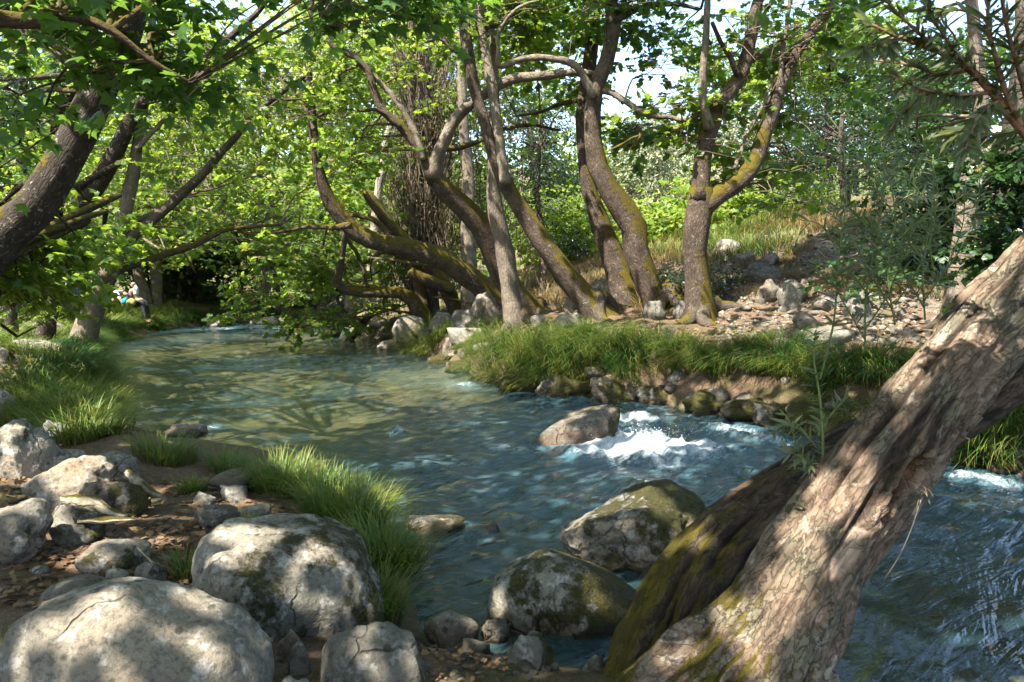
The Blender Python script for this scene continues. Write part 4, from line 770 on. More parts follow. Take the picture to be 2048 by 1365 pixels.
# ---- off-frame near plane tree at the left whose boughs hang into the picture
nt = empty('plane_tree', (-6.6, 2.6, float(height(np.array([-6.6]), np.array([2.6]))[0])), 'near plane tree whose dark leafy boughs hang into the top left corner', 'tree')
P = np.array([[-6.6,2.6,.2,.34],[-6.5,2.7,1.2,.28],[-6.2,2.9,2.6,.25],[-5.9,3.3,4.2,.22],[-5.4,3.9,6,.17],[-5,4.4,8,.12]]); limb('trunk', P, BARK, nt, 14)
l1 = np.array([[-6.1,3.0,3.0,.14],[-5.2,4.0,3.5,.10],[*at(20,40,5.6),.055],[*at(120,28,5.7),.04],[*at(220,60,5.8),.03],[*at(300,120,5.9),.02],[*at(380,165,6.0),.010]]); limb('limb', l1, BARK, nt, 9)
l2 = np.array([[-5.9,3.3,4.2,.13],[-3.5,4.5,5.6,.09],[-1.2,5.6,6.0,.06],[.8,6.5,6.1,.03]]); limb('limb', l2, BARK, nt, 9)
l3 = np.array([[-6,3.1,3.6,.12],[-5,1.5,5.2,.09],[-3,0,6.2,.06],[-1,-1.5,6.6,.03]]); limb('limb', l3, BARK, nt, 9)
TREES['T'] = (nt, np.vstack([spline(q, .3) for q in (P, l1, l2, l3)]), BARK)
# ---------------------------------------------------------------- crowns
SKY = [(1262,150,95,95),(1215,215,50,60),(1335,85,55,65),(1490,20,60,50),(480,30,90,45),(560,45,60,35)]
def crown(key, clumps, nsp, nl, size, tm='mid', mat=PLANE, twigs=1.0, conn=.03, every=1, **kw):
    root, sk, bk = TREES[key]
    if conn: connect(root, sk, clumps, bk if bk is not BARKM else BARK, conn, every)
    return foliage('crown', root, mat, clumps, nsp, nl, size, tm, twigs, **kw)
# near boughs, top left
cT = box(-60,-60,200,95,5.2,6.6,9,.45,.6) + box(180,-60,400,110,5.6,7.2,6,.35,.5) + box(260,80,470,190,5.8,7.4,6,.25,.35) + box(-60,90,80,240,6.5,8,3,.3,.4)
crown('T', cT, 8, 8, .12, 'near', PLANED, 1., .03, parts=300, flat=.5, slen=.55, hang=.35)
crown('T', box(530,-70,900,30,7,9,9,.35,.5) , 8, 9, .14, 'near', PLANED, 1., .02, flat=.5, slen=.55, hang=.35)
# low plane foliage at the left
PP = [(250,592,85,60)]
cA = box(20,470,125,620,13,15.5,7,.4,.5,PP) + box(-60,430,110,580,9.5,12.5,14,.45,.6,PP) + box(90,440,180,525,11,14,8,.3,.45,PP) + box(-60,240,60,440,12,15,10,.7,1.) + box(60,380,240,500,14,16.5,9,.5,.8)
crown('A', cA, 12, 10, .14, 'near', PLANE, 1., .025, parts=200, flat=.45, slen=.6, hang=.3)
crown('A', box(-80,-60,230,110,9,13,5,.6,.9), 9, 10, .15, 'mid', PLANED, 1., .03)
crown('B', box(-60,-40,240,330,16,20,12,.8,1.2,SKY), 15, 10, .14, 'mid', PLANE, 1., .03)
crown('C', box(330,0,560,260,13.5,18,9,.6,.9,SKY), 13, 10, .125, 'mid', PLANE, 1., .03)
crown('D', box(280,60,680,330,17,22,18,.7,1.1,SKY), 15, 10, .135, 'mid', PLANE, 1., .03)
crown('D', box(300,300,650,520,17.5,23,18,.6,.9), 12, 10, .15, 'mid', PLANE, 1., .025, flat=.35, hang=.25)
crown('E', box(230,330,420,500,25,29,14,.7,1.0), 15, 10, .18, 'mid', PLANE, 1., .03)
crown('G', box(500,-50,760,260,16,20,13,.7,1.1,SKY), 14, 10, .135, 'mid', PLANE, 1., .03)
crown('G', box(440,400,700,640,19,25,16,.5,.8), 12, 10, .15, 'mid', PLANE, 1., .02, flat=.35, hang=.3)
crown('S', box(590,470,800,660,19,23,14,.5,.8), 14, 10, .15, 'mid', PLANE, 1., .02, flat=.4, hang=.3)
crown('H', box(640,60,800,330,15,18.5,11,.5,.8), 15, 10, .125, 'mid', PLANE, 1., .025)
crown('J', box(820,-60,1150,110,13.5,17,11,.6,.9), 15, 10, .125, 'mid', PLANE, 1., .025)
crown('K', box(1000,-60,1200,150,15.5,18,12,.6,.9), 15, 10, .15, 'mid', PLANE, 1., .025)
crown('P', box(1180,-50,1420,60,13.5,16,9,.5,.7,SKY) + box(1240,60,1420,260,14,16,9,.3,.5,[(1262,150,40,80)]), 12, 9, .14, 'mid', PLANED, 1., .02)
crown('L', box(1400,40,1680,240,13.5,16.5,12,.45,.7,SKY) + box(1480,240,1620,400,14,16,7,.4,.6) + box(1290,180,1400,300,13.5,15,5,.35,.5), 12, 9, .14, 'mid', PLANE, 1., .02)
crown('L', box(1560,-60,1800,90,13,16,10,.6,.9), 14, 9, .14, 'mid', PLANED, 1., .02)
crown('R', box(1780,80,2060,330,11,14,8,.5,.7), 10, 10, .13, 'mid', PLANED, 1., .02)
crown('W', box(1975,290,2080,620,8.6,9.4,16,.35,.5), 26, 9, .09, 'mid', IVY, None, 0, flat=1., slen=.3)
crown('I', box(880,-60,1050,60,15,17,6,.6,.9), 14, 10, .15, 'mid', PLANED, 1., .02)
crown('B', box(-60,120,70,480,15,17,12,.5,.8), 26, 9, .12, 'mid', IVY, None, 0, flat=1., slen=.3)
# the canopy above the picture, which throws the dappled shade
def overhead(n):
    out = []
    while len(out) < n:
        x, y = RNG.uniform(-13, 6), RNG.uniform(-7, 17)
        if RNG.random() > np.interp(y, [4, 9, 17], [1, .30, .10]) or (x > 2.2 and 5 < y < 9.5): continue
        z = max(6.2, 1.8 + .37 * max(y, 0) + 1.3) + RNG.uniform(0, 2.6)
        out.append((x, y, z, RNG.uniform(.8, 1.3)))
    return out
OH = overhead(290) + [(RNG.uniform(.2, 5.2), RNG.uniform(9.5, 15.5), RNG.uniform(8.4, 10.6), RNG.uniform(.7, 1.1)) for _ in range(26)]; OH += [(*(at(x_, y_, d_) + SUN * q_), .55) for x_, y_, d_ in ((1950,800,3.75),(2050,735,4.0),(1850,850,3.55),(2140,690,4.1)) for q_ in (5.6, 6.6)]; keys = ['T','A','C','D','G','H','J','P','L','N']  # both extra lists: unseen clumps added to shade the right slope and the stem
tops = np.array([TREES[k][1][np.argmax(TREES[k][1][:, 2])][:2] for k in keys]); grp = {k: [] for k in keys}
for c in OH: grp[keys[int(np.argmin(np.linalg.norm(tops - np.array(c[:2]), axis=1)))]].append(c)
for k in keys:
    if grp[k]: crown(k, grp[k], 25, 9, .21, 'far', PLANE, None, .05, every=3, slen=.9)
DARKG = mat_leaf('dark_thicket_leaf', (.018, .05, .014), (.04, .085, .022), (.10, .18, .03), .35)
# ---------------------------------------------------------------- the far wood and the sunlit edge of the meadow
def shrub(key, label, b, Y0, Y1, n, r0, r1, nsp, nl, size, tm, mat, bark=BARK, name='shrub', cat='shrub', trunk=True, group=None, **kw):
    cl = box(*b, Y0, Y1, n, r0, r1, SKY); c = np.mean([q[:3] for q in cl], 0); g = float(height(c[:1], c[1:2])[0])
    root = empty(name, (c[0], c[1], g), label, cat, group)
    if trunk:
        top = max(c[2], g + .8); w = .05 + .012 * (top - g)
        P = np.array([[c[0], c[1], g - .3, w * 1.5], [c[0] + .1, c[1], g + (top - g) * .3, w * 1.1], [c[0] - .1, c[1], g + (top - g) * .7, w * .8], [c[0], c[1], top, w * .5]])
        limb('trunk', P, bark, root, 8); sk = spline(P, .3)
        if len(cl) < 60: connect(root, sk, cl, bark, .05, 1 if len(cl) < 25 else 2)
    foliage('crown', root, mat, cl, nsp, nl, size, tm, None, **kw); return root
shrub('a', 'dense bluish-leaved evergreen tree behind the central trunks', (1010,190,1150,470), 21, 23, 32, .6, .9, 40, 9, .085, 'oval', BLUISH, name='evergreen_tree', cat='tree')
shrub('b', 'pale grey-green olive tree in full sun beyond the meadow', (1235,260,1400,450), 27, 31, 32, .8, 1.2, 60, 9, .15, 'oval', OLIVE, name='olive_tree', cat='tree', flat=.9)
shrub('c', 'dark round holm oak on the right slope', (1560,190,1860,350), 20, 23.5, 46, .7, 1.1, 44, 9, .09, 'oval', HOLM, BARKD, name='holm_oak', cat='tree')
shrub('d', 'bright lime-green bush left of the olive tree', (1090,330,1240,480), 28, 33, 26, .9, 1.3, 30, 9, .17, 'mid', BRIGHT, flat=.9)
shrub('e', 'bright green vine bush right of the forked tree', (1400,370,1560,470), 24, 27, 20, .6, .9, 30, 9, .16, 'mid', BRIGHT, flat=.9)
shrub('e2', 'low bright bush in the sun between the close pair of trunks and the forked tree', (1285,410,1385,490), 24, 27, 16, .5, .8, 30, 9, .14, 'mid', BRIGHT, trunk=False, flat=.9)
shrub('e3', 'broad bright bush at the sunny end of the meadow left of the close pair', (1060,400,1200,500), 25, 28, 18, .6, .9, 30, 9, .14, 'mid', BRIGHT, trunk=False, flat=.9)
shrub('e4', 'yellow-green bush behind the rounded tan rock at the path top', (1490,420,1640,462), 24, 26, 14, .45, .7, 30, 9, .13, 'mid', BRIGHT, trunk=False, flat=.9)
shrub('f', 'pale dry sunlit bush beside the holm oak', (1530,390,1680,450), 24, 27, 18, .5, .8, 60, 8, .10, 'narrow', OLIVE, flat=.9, up=.4, jit=1.)
shrub('g', 'tall lime-green tree behind the gap in the trunks', (1190,240,1330,340), 38, 44, 16, 1.3, 1.9, 30, 9, .22, 'mid', BRIGHT, name='broadleaf_tree', cat='tree', flat=.9)
shrub('h', 'silvery olive tree right of the forked tree', (1440,240,1600,400), 32, 37, 24, 1.1, 1.6, 50, 9, .17, 'oval', OLIVE, name='olive_tree', cat='tree', flat=.9)
shrub('i', 'tall sunlit tree behind the holm oak', (1560,40,1760,200), 27, 32, 26, 1.1, 1.5, 30, 9, .17, 'mid', PLANE, name='broadleaf_tree', cat='tree')
shrub('j', 'dark tree at the upper right behind the willow', (1720,60,1960,330), 24, 29, 32, 1.1, 1.5, 32, 9, .16, 'mid', DARKG, name='broadleaf_tree', cat='tree')
shrub('k', 'low dark green bush at the foot of the forked tree', (1345,545,1475,600), 14.6, 15.6, 12, .3, .42, 40, 8, .065, 'oval', HOLM, trunk=False, flat=.8, slen=.3)
shrub('l', 'small dark bush in the dry grass behind the slanting trunk', (1130,470,1180,500), 24, 25, 5, .5, .7, 36, 8, .09, 'oval', HOLM, trunk=False, flat=.8, slen=.4)
for b, lab in [((1820,500,1880,560),'dark scrub bush behind the willow shoots on the slope'),((1790,430,1860,480),'dark broad bush at the top of the right slope')]:
    hh_ = hit((b[0] + b[2]) / 2, b[3]); shrub(lab, lab, b, hh_[1], hh_[1] + .8, 7, .28, .45, 34, 8, .07, 'oval', DARKG, trunk=False, flat=.8, slen=.3)
shrub('m', 'green thicket between the willow shoots and the ivy trunk', (1740,330,2000,560), 12.5, 15, 22, .5, .8, 26, 9, .11, 'mid', DARKG)
shrub('p', 'green tree seen through the fork of the mossy forked tree', (1380,110,1560,330), 33, 38, 18, 1.1, 1.5, 30, 9, .18, 'mid', PLANE, name='broadleaf_tree', cat='tree')
shrub('q', 'shady green tree above the holm oak', (1630,130,1820,300), 30, 35, 16, 1.0, 1.4, 30, 9, .17, 'mid', PLANED, name='broadleaf_tree', cat='tree')
shrub('r', 'dark ivy thicket closing off the left bank behind the two people', (170,430,330,600), 31, 36, 22, .8, 1.2, 34, 9, .15, 'mid', DARKG, BARKD)
shrub('s', 'dark leafy thicket over the cave on the far left bank', (300,440,520,580), 34, 37, 24, .8, 1.2, 34, 9, .15, 'mid', DARKG, BARKD)
shrub('t', 'dark undergrowth behind the thick leaning trunk at the left edge', (-60,450,150,600), 20, 26, 20, .7, 1.1, 34, 9, .14, 'mid', DARKG, BARKD)
shrub('n', 'bushy green tree on the dark far bank over the cave', (340,420,560,520), 36, 40, 22, 1.1, 1.6, 26, 9, .20, 'mid', PLANE, BARKD, name='broadleaf_tree', cat='tree')
shrub('o', 'dense leafy bush hanging over the far riffle', (560,500,760,620), 39, 44, 22, 1.0, 1.5, 26, 9, .20, 'mid', PLANED, BARKD)
WL = iter(['tall broadleaf tree behind the dark boughs in the top left corner', 'bright broadleaf tree behind the pale-barked tree', 'sunlit yellow-green tree under the sky gap at the upper left', 'tall green tree left of the vine-draped tree', 'green tree wrapped round the top of the vine-draped tree', 'green tree seen between the crossing stems and the dark straight trunk', 'shaded tree behind the thick mossy leaning trunk', 'bright yellow-green tree behind the slanting dark limb of the pale-barked tree', 'dense green tree behind the bowing trunk', 'green tree behind the mossy multi-stemmed tree', 'dark green tree behind the upright grey trunk'])
for b, Y, n, mt in [((-80,-40,180,300),(24,34),26,BRIGHT),((150,-20,420,260),(26,36),28,PLANE),((380,60,640,300),(28,38),30,BRIGHT),((560,-20,800,260),(26,36),30,BRIGHT),((760,-40,1010,260),(26,36),30,PLANE),((960,-40,1160,220),(26,34),18,PLANE),((-80,280,200,520),(22,32),28,PLANE),((180,260,440,500),(28,38),28,BRIGHT),((420,280,680,520),(30,42),34,BRIGHT),((660,260,860,540),(26,36),28,PLANE),((840,250,1040,520),(26,36),22,PLANE)]:
    shrub('w', next(WL), b, Y[0], Y[1], n, 1.3, 2.0, 27, 9, .21, 'far', mt, BARKG, name='broadleaf_tree', cat='tree', group='trees of the wood beyond the river')
# a far-off wood that reads as one mass
far = []
while len(far) < 330:
    x, y = RNG.uniform(-60, 75), RNG.uniform(44, 85); g = float(height(np.array([x]), np.array([y]))[0]); px_, py_ = proj(np.array([x, y, g + 2]))
    hh = 9 if px_ < 1150 else 2.2 if px_ < 1340 else 4
    far.append((x, y, g + RNG.uniform(.5, hh), RNG.uniform(1.6, 2.6)))
o = foliage('far_wood', None, mat_leaf('far_wood_leaf', (.035, .085, .015), (.10, .16, .03), (.22, .32, .05), .4), far, 34, 8, .40, 'far', None, cut=False, flat=.9, slen=1.4)
IVYB = mat_leaf('withered_ivy_leaf', (.05, .055, .018), (.13, .105, .05), (.16, .15, .05), .25, .6)
# dead-vine curtain round an aged trunk
vt = empty('vine_draped_tree', at(850, 610, 21) * np.array([1, 1, 0]) + np.array([0, 0, .9]), 'old tree draped in a shaggy brown curtain of dead vines', 'tree')
limb('trunk', grounded(px([(850,640,60),(848,500,56),(850,350,52),(842,200,46),(830,60,36),(820,-60,30)], 21.3, 21.3)), BARKD, vt, 10)
n = 4000; sx = np.r_[RNG.normal(835, 34, n // 2), RNG.normal(905, 40, n // 4), RNG.uniform(780, 1090, n // 4)]; sy = RNG.uniform(-80, 560, n)
k = (np.abs(sx - 845) < 60 + (sy - 100) * .05) | (RNG.random(n) < .35); sx, sy = sx[k], sy[k]; n = len(sx)
yy = 20.4 + RNG.random(n) * 1.8; top = np.array([at(a, b, c) for a, b, c in zip(sx, sy, yy)]); ln = RNG.uniform(.5, 1.9, n); gz = height(top[:, 0], top[:, 1]); ln = np.minimum(ln, np.maximum(top[:, 2] - gz, .15))
t = np.linspace(0, 1, 7); wv = np.stack([np.stack([noise(np.c_[top[:, 0] * 9, np.full(n, q * 3.), np.full(n, s * 9.)], 60 + s) for q in t], 1) for s in (0, 1)], -1)
A = top[:, None] + np.stack([wv[..., 0] * .13, wv[..., 1] * .13, -t[None] * ln[:, None]], -1); A[:, :, 0] += RNG.normal(size=(n, 1)) * .12 * t
ang = RNG.uniform(0, 3.14, n); wd_ = np.stack([np.cos(ang), np.sin(ang), 0 * ang], -1)[:, None] * (RNG.uniform(.006, .016, n)[:, None] * (1.1 - .7 * t[None]))[..., None]
Vv = np.stack([A - wd_, A + wd_], 2).reshape(-1, 3); f = np.array([(2 * i, 2 * i + 1, 2 * i + 3, 2 * i + 2) for i in range(6)]); tag(mesh('vines', Vv, (np.arange(n)[:, None, None] * 14 + f[None]).reshape(-1, 4), VINE, vt, True), kind='stuff')
foliage('crown', vt, PLANE, box(760,0,1000,480,20,22.5,6,.4,.6), 12, 9, .13, 'mid', None)
foliage('ivy', vt, IVYB, box(780,60,930,560,20.2,21.4,64,.35,.5) + box(930,150,1010,480,20.6,21.6,16,.35,.5), 22, 8, .075, 'oval', None, flat=1.2, slen=.35, hang=.6)
# ---------------------------------------------------------------- grass
def blades(C, L, lean, droop, w, segs=4, spread=1.0):
    """C (n,3) roots -> ribbon blades"""
    n = len(C); a = RNG.uniform(0, 6.283, n) if np.isscalar(spread) else spread; t = np.linspace(0, 1, segs + 1)
    out = np.stack([np.cos(a), np.sin(a), 0 * a], -1); sd = np.stack([-np.sin(a), np.cos(a), 0 * a], -1)
    l = L[:, None]; ho = l * (lean[:, None] * t + droop[:, None] * .55 * t * t); ve = l * (t - droop[:, None] * .75 * t ** 2.2)
    P = C[:, None] + out[:, None] * ho[..., None]; P[:, :, 2] += ve
    ww = (w[:, None] * (1 - t ** 1.6 * .92))[..., None] * sd[:, None]
    V = np.stack([P - ww, P + ww], 2); m = 2 * (segs + 1); f = np.array([(2 * i, 2 * i + 1, 2 * i + 3, 2 * i + 2) for i in range(segs)])
    return V.reshape(-1, 3), (np.arange(n)[:, None, None] * m + f[None]).reshape(-1, 4), np.tile(np.repeat(t, 2), n), np.repeat(RNG.random(n), m)
def tuft_pts(cen, R, n, surf=True):
    k = len(cen); i = np.repeat(np.arange(k), n); a = RNG.uniform(0, 6.283, k * n); r = np.sqrt(RNG.random(k * n)) * np.asarray(R)[i]
    P = np.array(cen)[i] + np.c_[np.cos(a) * r, np.sin(a) * r, 0 * a]
    if surf: P[:, 2] = height(P[:, 0], P[:, 1]) - .01
    return P, a, i
def grass(name, cen, R, n, L, w, mat, droop=(.3, .9), lean=(.15, .5), parent=None, toward=None, kind='stuff', segs=4, surf=True):
    P, a, i = tuft_pts(cen, R, n, surf); m = len(P); a = a + RNG.normal(size=m) * .7
    if toward is not None:
        v = np.c_[np.cos(a), np.sin(a)] + np.asarray(toward)[i] * 1.0; a = np.arctan2(v[:, 1], v[:, 0])
    V, Q, t, r = blades(P, L * RNG.uniform(.55, 1.15, m), RNG.uniform(*lean, m), RNG.uniform(*droop, m), w * RNG.uniform(.7, 1.3, m), segs, a)
    return tag(mesh(name, V, Q, mat, parent, True, {'t': t, 'rnd': r}), kind=kind)
def tussock(c, R, n, L, w, label, mat=GRASS, group=None, toward=None, **kw):
    P, a, i = tuft_pts([c], [R], n); a = a + RNG.normal(size=n) * .6
    if toward is not None: v = np.c_[np.cos(a), np.sin(a)] + np.array(toward); a = np.arctan2(v[:, 1], v[:, 0])
    V, Q, t, r = blades(P, L * RNG.uniform(.5, 1.15, n), RNG.uniform(*kw.get('lean', (.1, .55)), n), RNG.uniform(*kw.get('droop', (.2, .8)), n), w * RNG.uniform(.7, 1.3, n), 5, a)
    return tag(mesh('grass_tussock', V, Q, mat, None, True, {'t': t, 'rnd': r}, origin=np.array(c, float)), label, 'grass', group)
# foreground tussocks
for x, y, R, n, L, lab in [(560,985,.20,620,.42,'tall bright green tussock left of the big one by the near shore'), (690,1045,.26,1000,.46,'largest bright green tussock on the near shore in front of the river'), (770,1130,.20,700,.42,'dark green tussock overhanging the water beside the flat-topped boulder'), (740,1230,.16,420,.36,'shaded tussock between the flat-topped boulder and the water'), (500,1075,.17,420,.20,'short green tuft behind the flat-topped boulder'), (455,945,.15,320,.26,'small tuft in front of the water at the middle of the left shore'), (330,920,.24,560,.28,'low sunlit tuft behind the grey stones of the left bank'), (170,885,.24,560,.34,'yellow-green sunlit tuft beside the white jagged stone'), (370,1160,.07,110,.24,'thin tuft against the left face of the flat-topped boulder'), (385,985,.10,260,.16,'brownish seed-headed tuft on the earthy rock'), (0,1365,.10,140,.22,'small tuft in the bottom left corner'), (640,1000,.22,600,.40,'green tussock leaning behind the largest near shore tussock')]:
    h = hit(x, y); tussock(h, R, n, L, .0035, lab)
# left bank masses
cen = [];
for x0, y0, x1, y1, n in [(60,700,190,900,16),(150,720,200,860,10),(20,660,110,760,8),(0,600,110,640,4),(60,830,210,880,6)]:
    for _ in range(n):
        h = hit(RNG.uniform(x0, x1), RNG.uniform(y0, y1))
        if h is not None and h[2] > .05: cen.append(h)
for lab, sel, L in [('g', cen, .5)]: grass('bank_grass', sel, RNG.uniform(.25, .5, len(sel)), 260, L, .006, GRASS, (.4, 1.0))
cen = []; tow = []
lc = LC[10:17]
def along(ch, n, off, side):
    seg = np.linalg.norm(np.diff(ch, axis=0), axis=1); cs = np.r_[0, np.cumsum(seg)]; out = []; to = []
    for s in np.linspace(0, cs[-1], n):
        k = min(len(seg) - 1, int(np.searchsorted(cs, s, 'right') - 1)); d = (ch[k + 1] - ch[k]) / seg[k]; p = ch[k] + d * (s - cs[k]); nr = np.array([-d[1], d[0]]) * side
        q = p + nr * (off[0] + (off[1] - off[0]) * RNG.random()); out.append([q[0], q[1], 0]); to.append(-nr)
    return out, to
c_, t_ = along(LC[11:17], 60, (.1, .9), 1); grass('bank_grass', c_, RNG.uniform(.25, .5, len(c_)), 200, .62, .008, GRASSD, (.6, 1.2), (.2, .6), toward=t_)
c_, t_ = along(LC[12:16], 46, (.6, 2.6), 1); grass('bank_grass', c_, RNG.uniform(.3, .6, len(c_)), 170, .75, .010, GRASS, (.5, 1.1), (.2, .6), toward=t_)
TUS = ['drooping tussock at the left end of the long grass on the right bank', 'drooping tussock second from the left in the long grass of the right bank', 'long dark tussock hanging over the undercut below the slanting trunk', 'thick tussock above the broad ochre rock on the right bank', 'drooping tussock right of the one above the broad ochre rock', 'tussock on the bank straight below the slanting trunk foot', 'tussock on the bank below the close pair of trunks', 'tussock left of the hanging pale stone on the right bank', 'small tussock below the forked tree on the bank edge', 'small tussock right of the one below the forked tree', 'tallest upright tussock below the round boulder on the right bank', 'low tussock right of the tallest upright one on the bank', 'broad tussock left of the foreground trunk on the far bank', 'tussock half hidden by willow shoots beside the foreground trunk', 'tussock beside the flat pale slab where the right bank begins', 'dark tussock at the water edge beside the egg-shaped boulder', 'short tussock on the shaded bank face under the tallest tussock', 'short tussock behind the hanging pale stone', 'short tussock behind the small bank tussock below the forked tree', 'tussock seen below the second trunk at the right edge', 'tussock at the right edge of the picture above the brown wet rock']
# right bank: countable tussocks along the top of the bank, then the fill
for i, (x, y, R, n, L) in enumerate([(985,715,.36,520,.55),(1030,722,.36,520,.6),(1075,735,.38,560,.62),(1120,718,.36,520,.6),(1165,712,.34,480,.55),(1215,705,.34,480,.55),(1255,722,.32,460,.5),(1385,722,.28,480,.42),(1450,728,.28,480,.45),(1545,728,.34,700,.52),(1590,740,.26,420,.45),(1700,735,.32,600,.5),(1760,750,.30,520,.5),(870,690,.34,480,.55),(835,685,.3,400,.5),(1660,760,.24,360,.42),(1340,700,.24,340,.4),(1500,700,.24,340,.36),(1940,870,.3,520,.5),(2020,860,.3,520,.5)]):
    h = hit(x, y); tussock(h, R * 1.1, int(n * 1.2), L * 1.45, .005, TUS[i], GRASS if i % 3 else GRASSD, 'grass tussocks along the right bank', toward=(-.5, -.8), droop=(.5, 1.2))
c_, t_ = along(RC[3:13], 110, (.06, .32), -1); kk = np.array([noise(np.array([[q[0] * 1.1, q[1] * 1.1, 0]]), 8)[0] > -.12 for q in c_]); c_ = [q for q, w in zip(c_, kk) if w]; t_ = [q for q, w in zip(t_, kk) if w]; grass('bank_grass', c_, RNG.uniform(.1, .22, len(c_)), 70, .42, .004, GRASS, (.8, 1.35), (.3, .7), toward=t_)
c_, t_ = along(RC[3:13], 110, (.25, 1.3), -1); kk = np.array([noise(np.array([[q[0] * .9, q[1] * .9, 0]]), 18)[0] > -.05 for q in c_]); c_ = [q for q, w in zip(c_, kk) if w]; t_ = [q for q, w in zip(t_, kk) if w]; grass('bank_grass', c_, RNG.uniform(.2, .4, len(c_)), 70, .50, .0045, GRASS, (.4, 1.1), (.2, .6), toward=t_)
cen = [h for h in (hit(RNG.uniform(1030, 1420), RNG.uniform(470, 620)) for _ in range(110)) if h is not None and h[0] > -1 and h[2] > .5]; grass('dry_grass', cen, RNG.uniform(.25, .5, len(cen)), 90, .55, .006, GRASSY, (.3, 1.0), (.15, .6))
cen = [h for h in (hit(RNG.uniform(1040, 1560), RNG.uniform(430, 520)) for _ in range(120)) if h is not None and h[1] > 17]; grass('meadow_grass', cen, RNG.uniform(.4, .8, len(cen)), 90, .6, .009, GRASS, (.3, 1.0), (.15, .6))
cen = [h for h in (hit(RNG.uniform(1440, 1900), RNG.uniform(440, 600)) for _ in range(75)) if h is not None]; grass('dry_grass', cen, RNG.uniform(.12, .35, len(cen)), 60, .34, .005, GRASSY, (.3, 1.0), (.15, .6))
cen = [h for h in (hit(RNG.uniform(1500, 1800), RNG.uniform(425, 465)) for _ in range(40)) if h is not None]; grass('dry_grass', cen, RNG.uniform(.3, .6, len(cen)), 80, .5, .007, GRASSY, (.3, 1.0), (.15, .6))
# ---------------------------------------------------------------- leaf litter
def litter(name, n, reg, size, test=None):
    pts = []
    while len(pts) < n:
        h = hit(RNG.uniform(reg[0], reg[2]), RNG.uniform(reg[1], reg[3]))
        if h is not None and h[2] > .03 and (test is None or test(h)): pts.append(h)
    P = np.array(pts) + np.c_[np.zeros((n, 2)), RNG.uniform(.004, .02, n)]; D = RNG.normal(size=(n, 3)) * np.array([1, 1, .25]); N = np.array([0, 0, 1.]) + RNG.normal(size=(n, 3)) * .35
    V, T, r = place('mid', P, D, N, size * RNG.uniform(.5, 1.2, n), RNG.random(n)); tag(mesh(name, V, T, DRYLEAF, None, False, {'rnd': r}), kind='stuff')
litter('leaf_litter', 1100, (0, 960, 420, 1220), .045, lambda h: h[1] < 6)
litter('leaf_litter', 160, (380, 960, 560, 1060), .045)
litter('leaf_litter', 120, (840, 1260, 1010, 1365), .03)
litter('leaf_litter', 1300, (1020, 500, 1850, 690), .085, lambda h: h[0] > 0)
# ---------------------------------------------------------------- driftwood, bark and roots on the left bank
def stick(name, pts, Y0, Y1, mat, label, cat): 
    P = px(pts, Y0, Y1); v, q, t, b = tube(spline(P, .03), 10, .2, len(label)); tag(mesh(name, v, [q, t], mat, None, True, {'bk': b}, origin=P[0, :3]), label, cat)
stick('driftwood', [(128,1000,20),(160,1003,26),(195,1010,24),(222,1025,18),(252,1032,10)], 4.55, 4.35, BARKP, 'pale forked driftwood lying across the earthy rock', 'driftwood')
stick('exposed_root', [(255,945,14),(275,965,20),(300,985,18),(322,992,8)], 5.2, 4.9, BARKP, 'pale root running down beside the smooth rounded grey stone', 'root')
stick('dead_branch', [(1388,768,4),(1410,765,7),(1432,752,8),(1450,730,6),(1462,712,4)], 11.2, 11.1, BARKP, 'pale dead branch sticking out of the right bank', 'branch')
stick('dead_branch', [(1390,795,5),(1400,815,5),(1412,838,4)], 11.0, 10.6, BARKD, 'dark stick reaching down into the river below the hanging stone', 'branch')
stick('dead_branch', [(1600,830,8),(1640,812,12),(1670,795,14),(1690,778,12)], 9.6, 9.7, BARKP, 'broken pale branch caught at the right waterline', 'branch')
stick('twig', [(275,1095,5),(290,1110,5),(306,1126,4)], 3.9, 3.75, BARKP, 'thin bare twig beside the half buried stone', 'twig')
stick('twig', [(20,1200,4),(60,1190,5),(110,1175,4),(150,1160,3)], 3.6, 3.8, BARKD, 'long thin root lying over the soil behind the bottom left boulder', 'twig')
V, Q_, T_, b = tube(spline(np.array([[*at(160,1046,4.3),.03],[*at(205,1040,4.3),.045],[*at(270,1037,4.3),.02]]), .02), 12, .25, 3); V[:, 2] = at(200,1040,4.3)[2] + (V[:, 2] - at(200,1040,4.3)[2]) * .35
tag(mesh('bark_slab', V, [Q_, T_], BARKP, None, True, {'bk': b}, origin=V[0]), 'curled pale slab of bark lying over the brown hollow', 'bark')
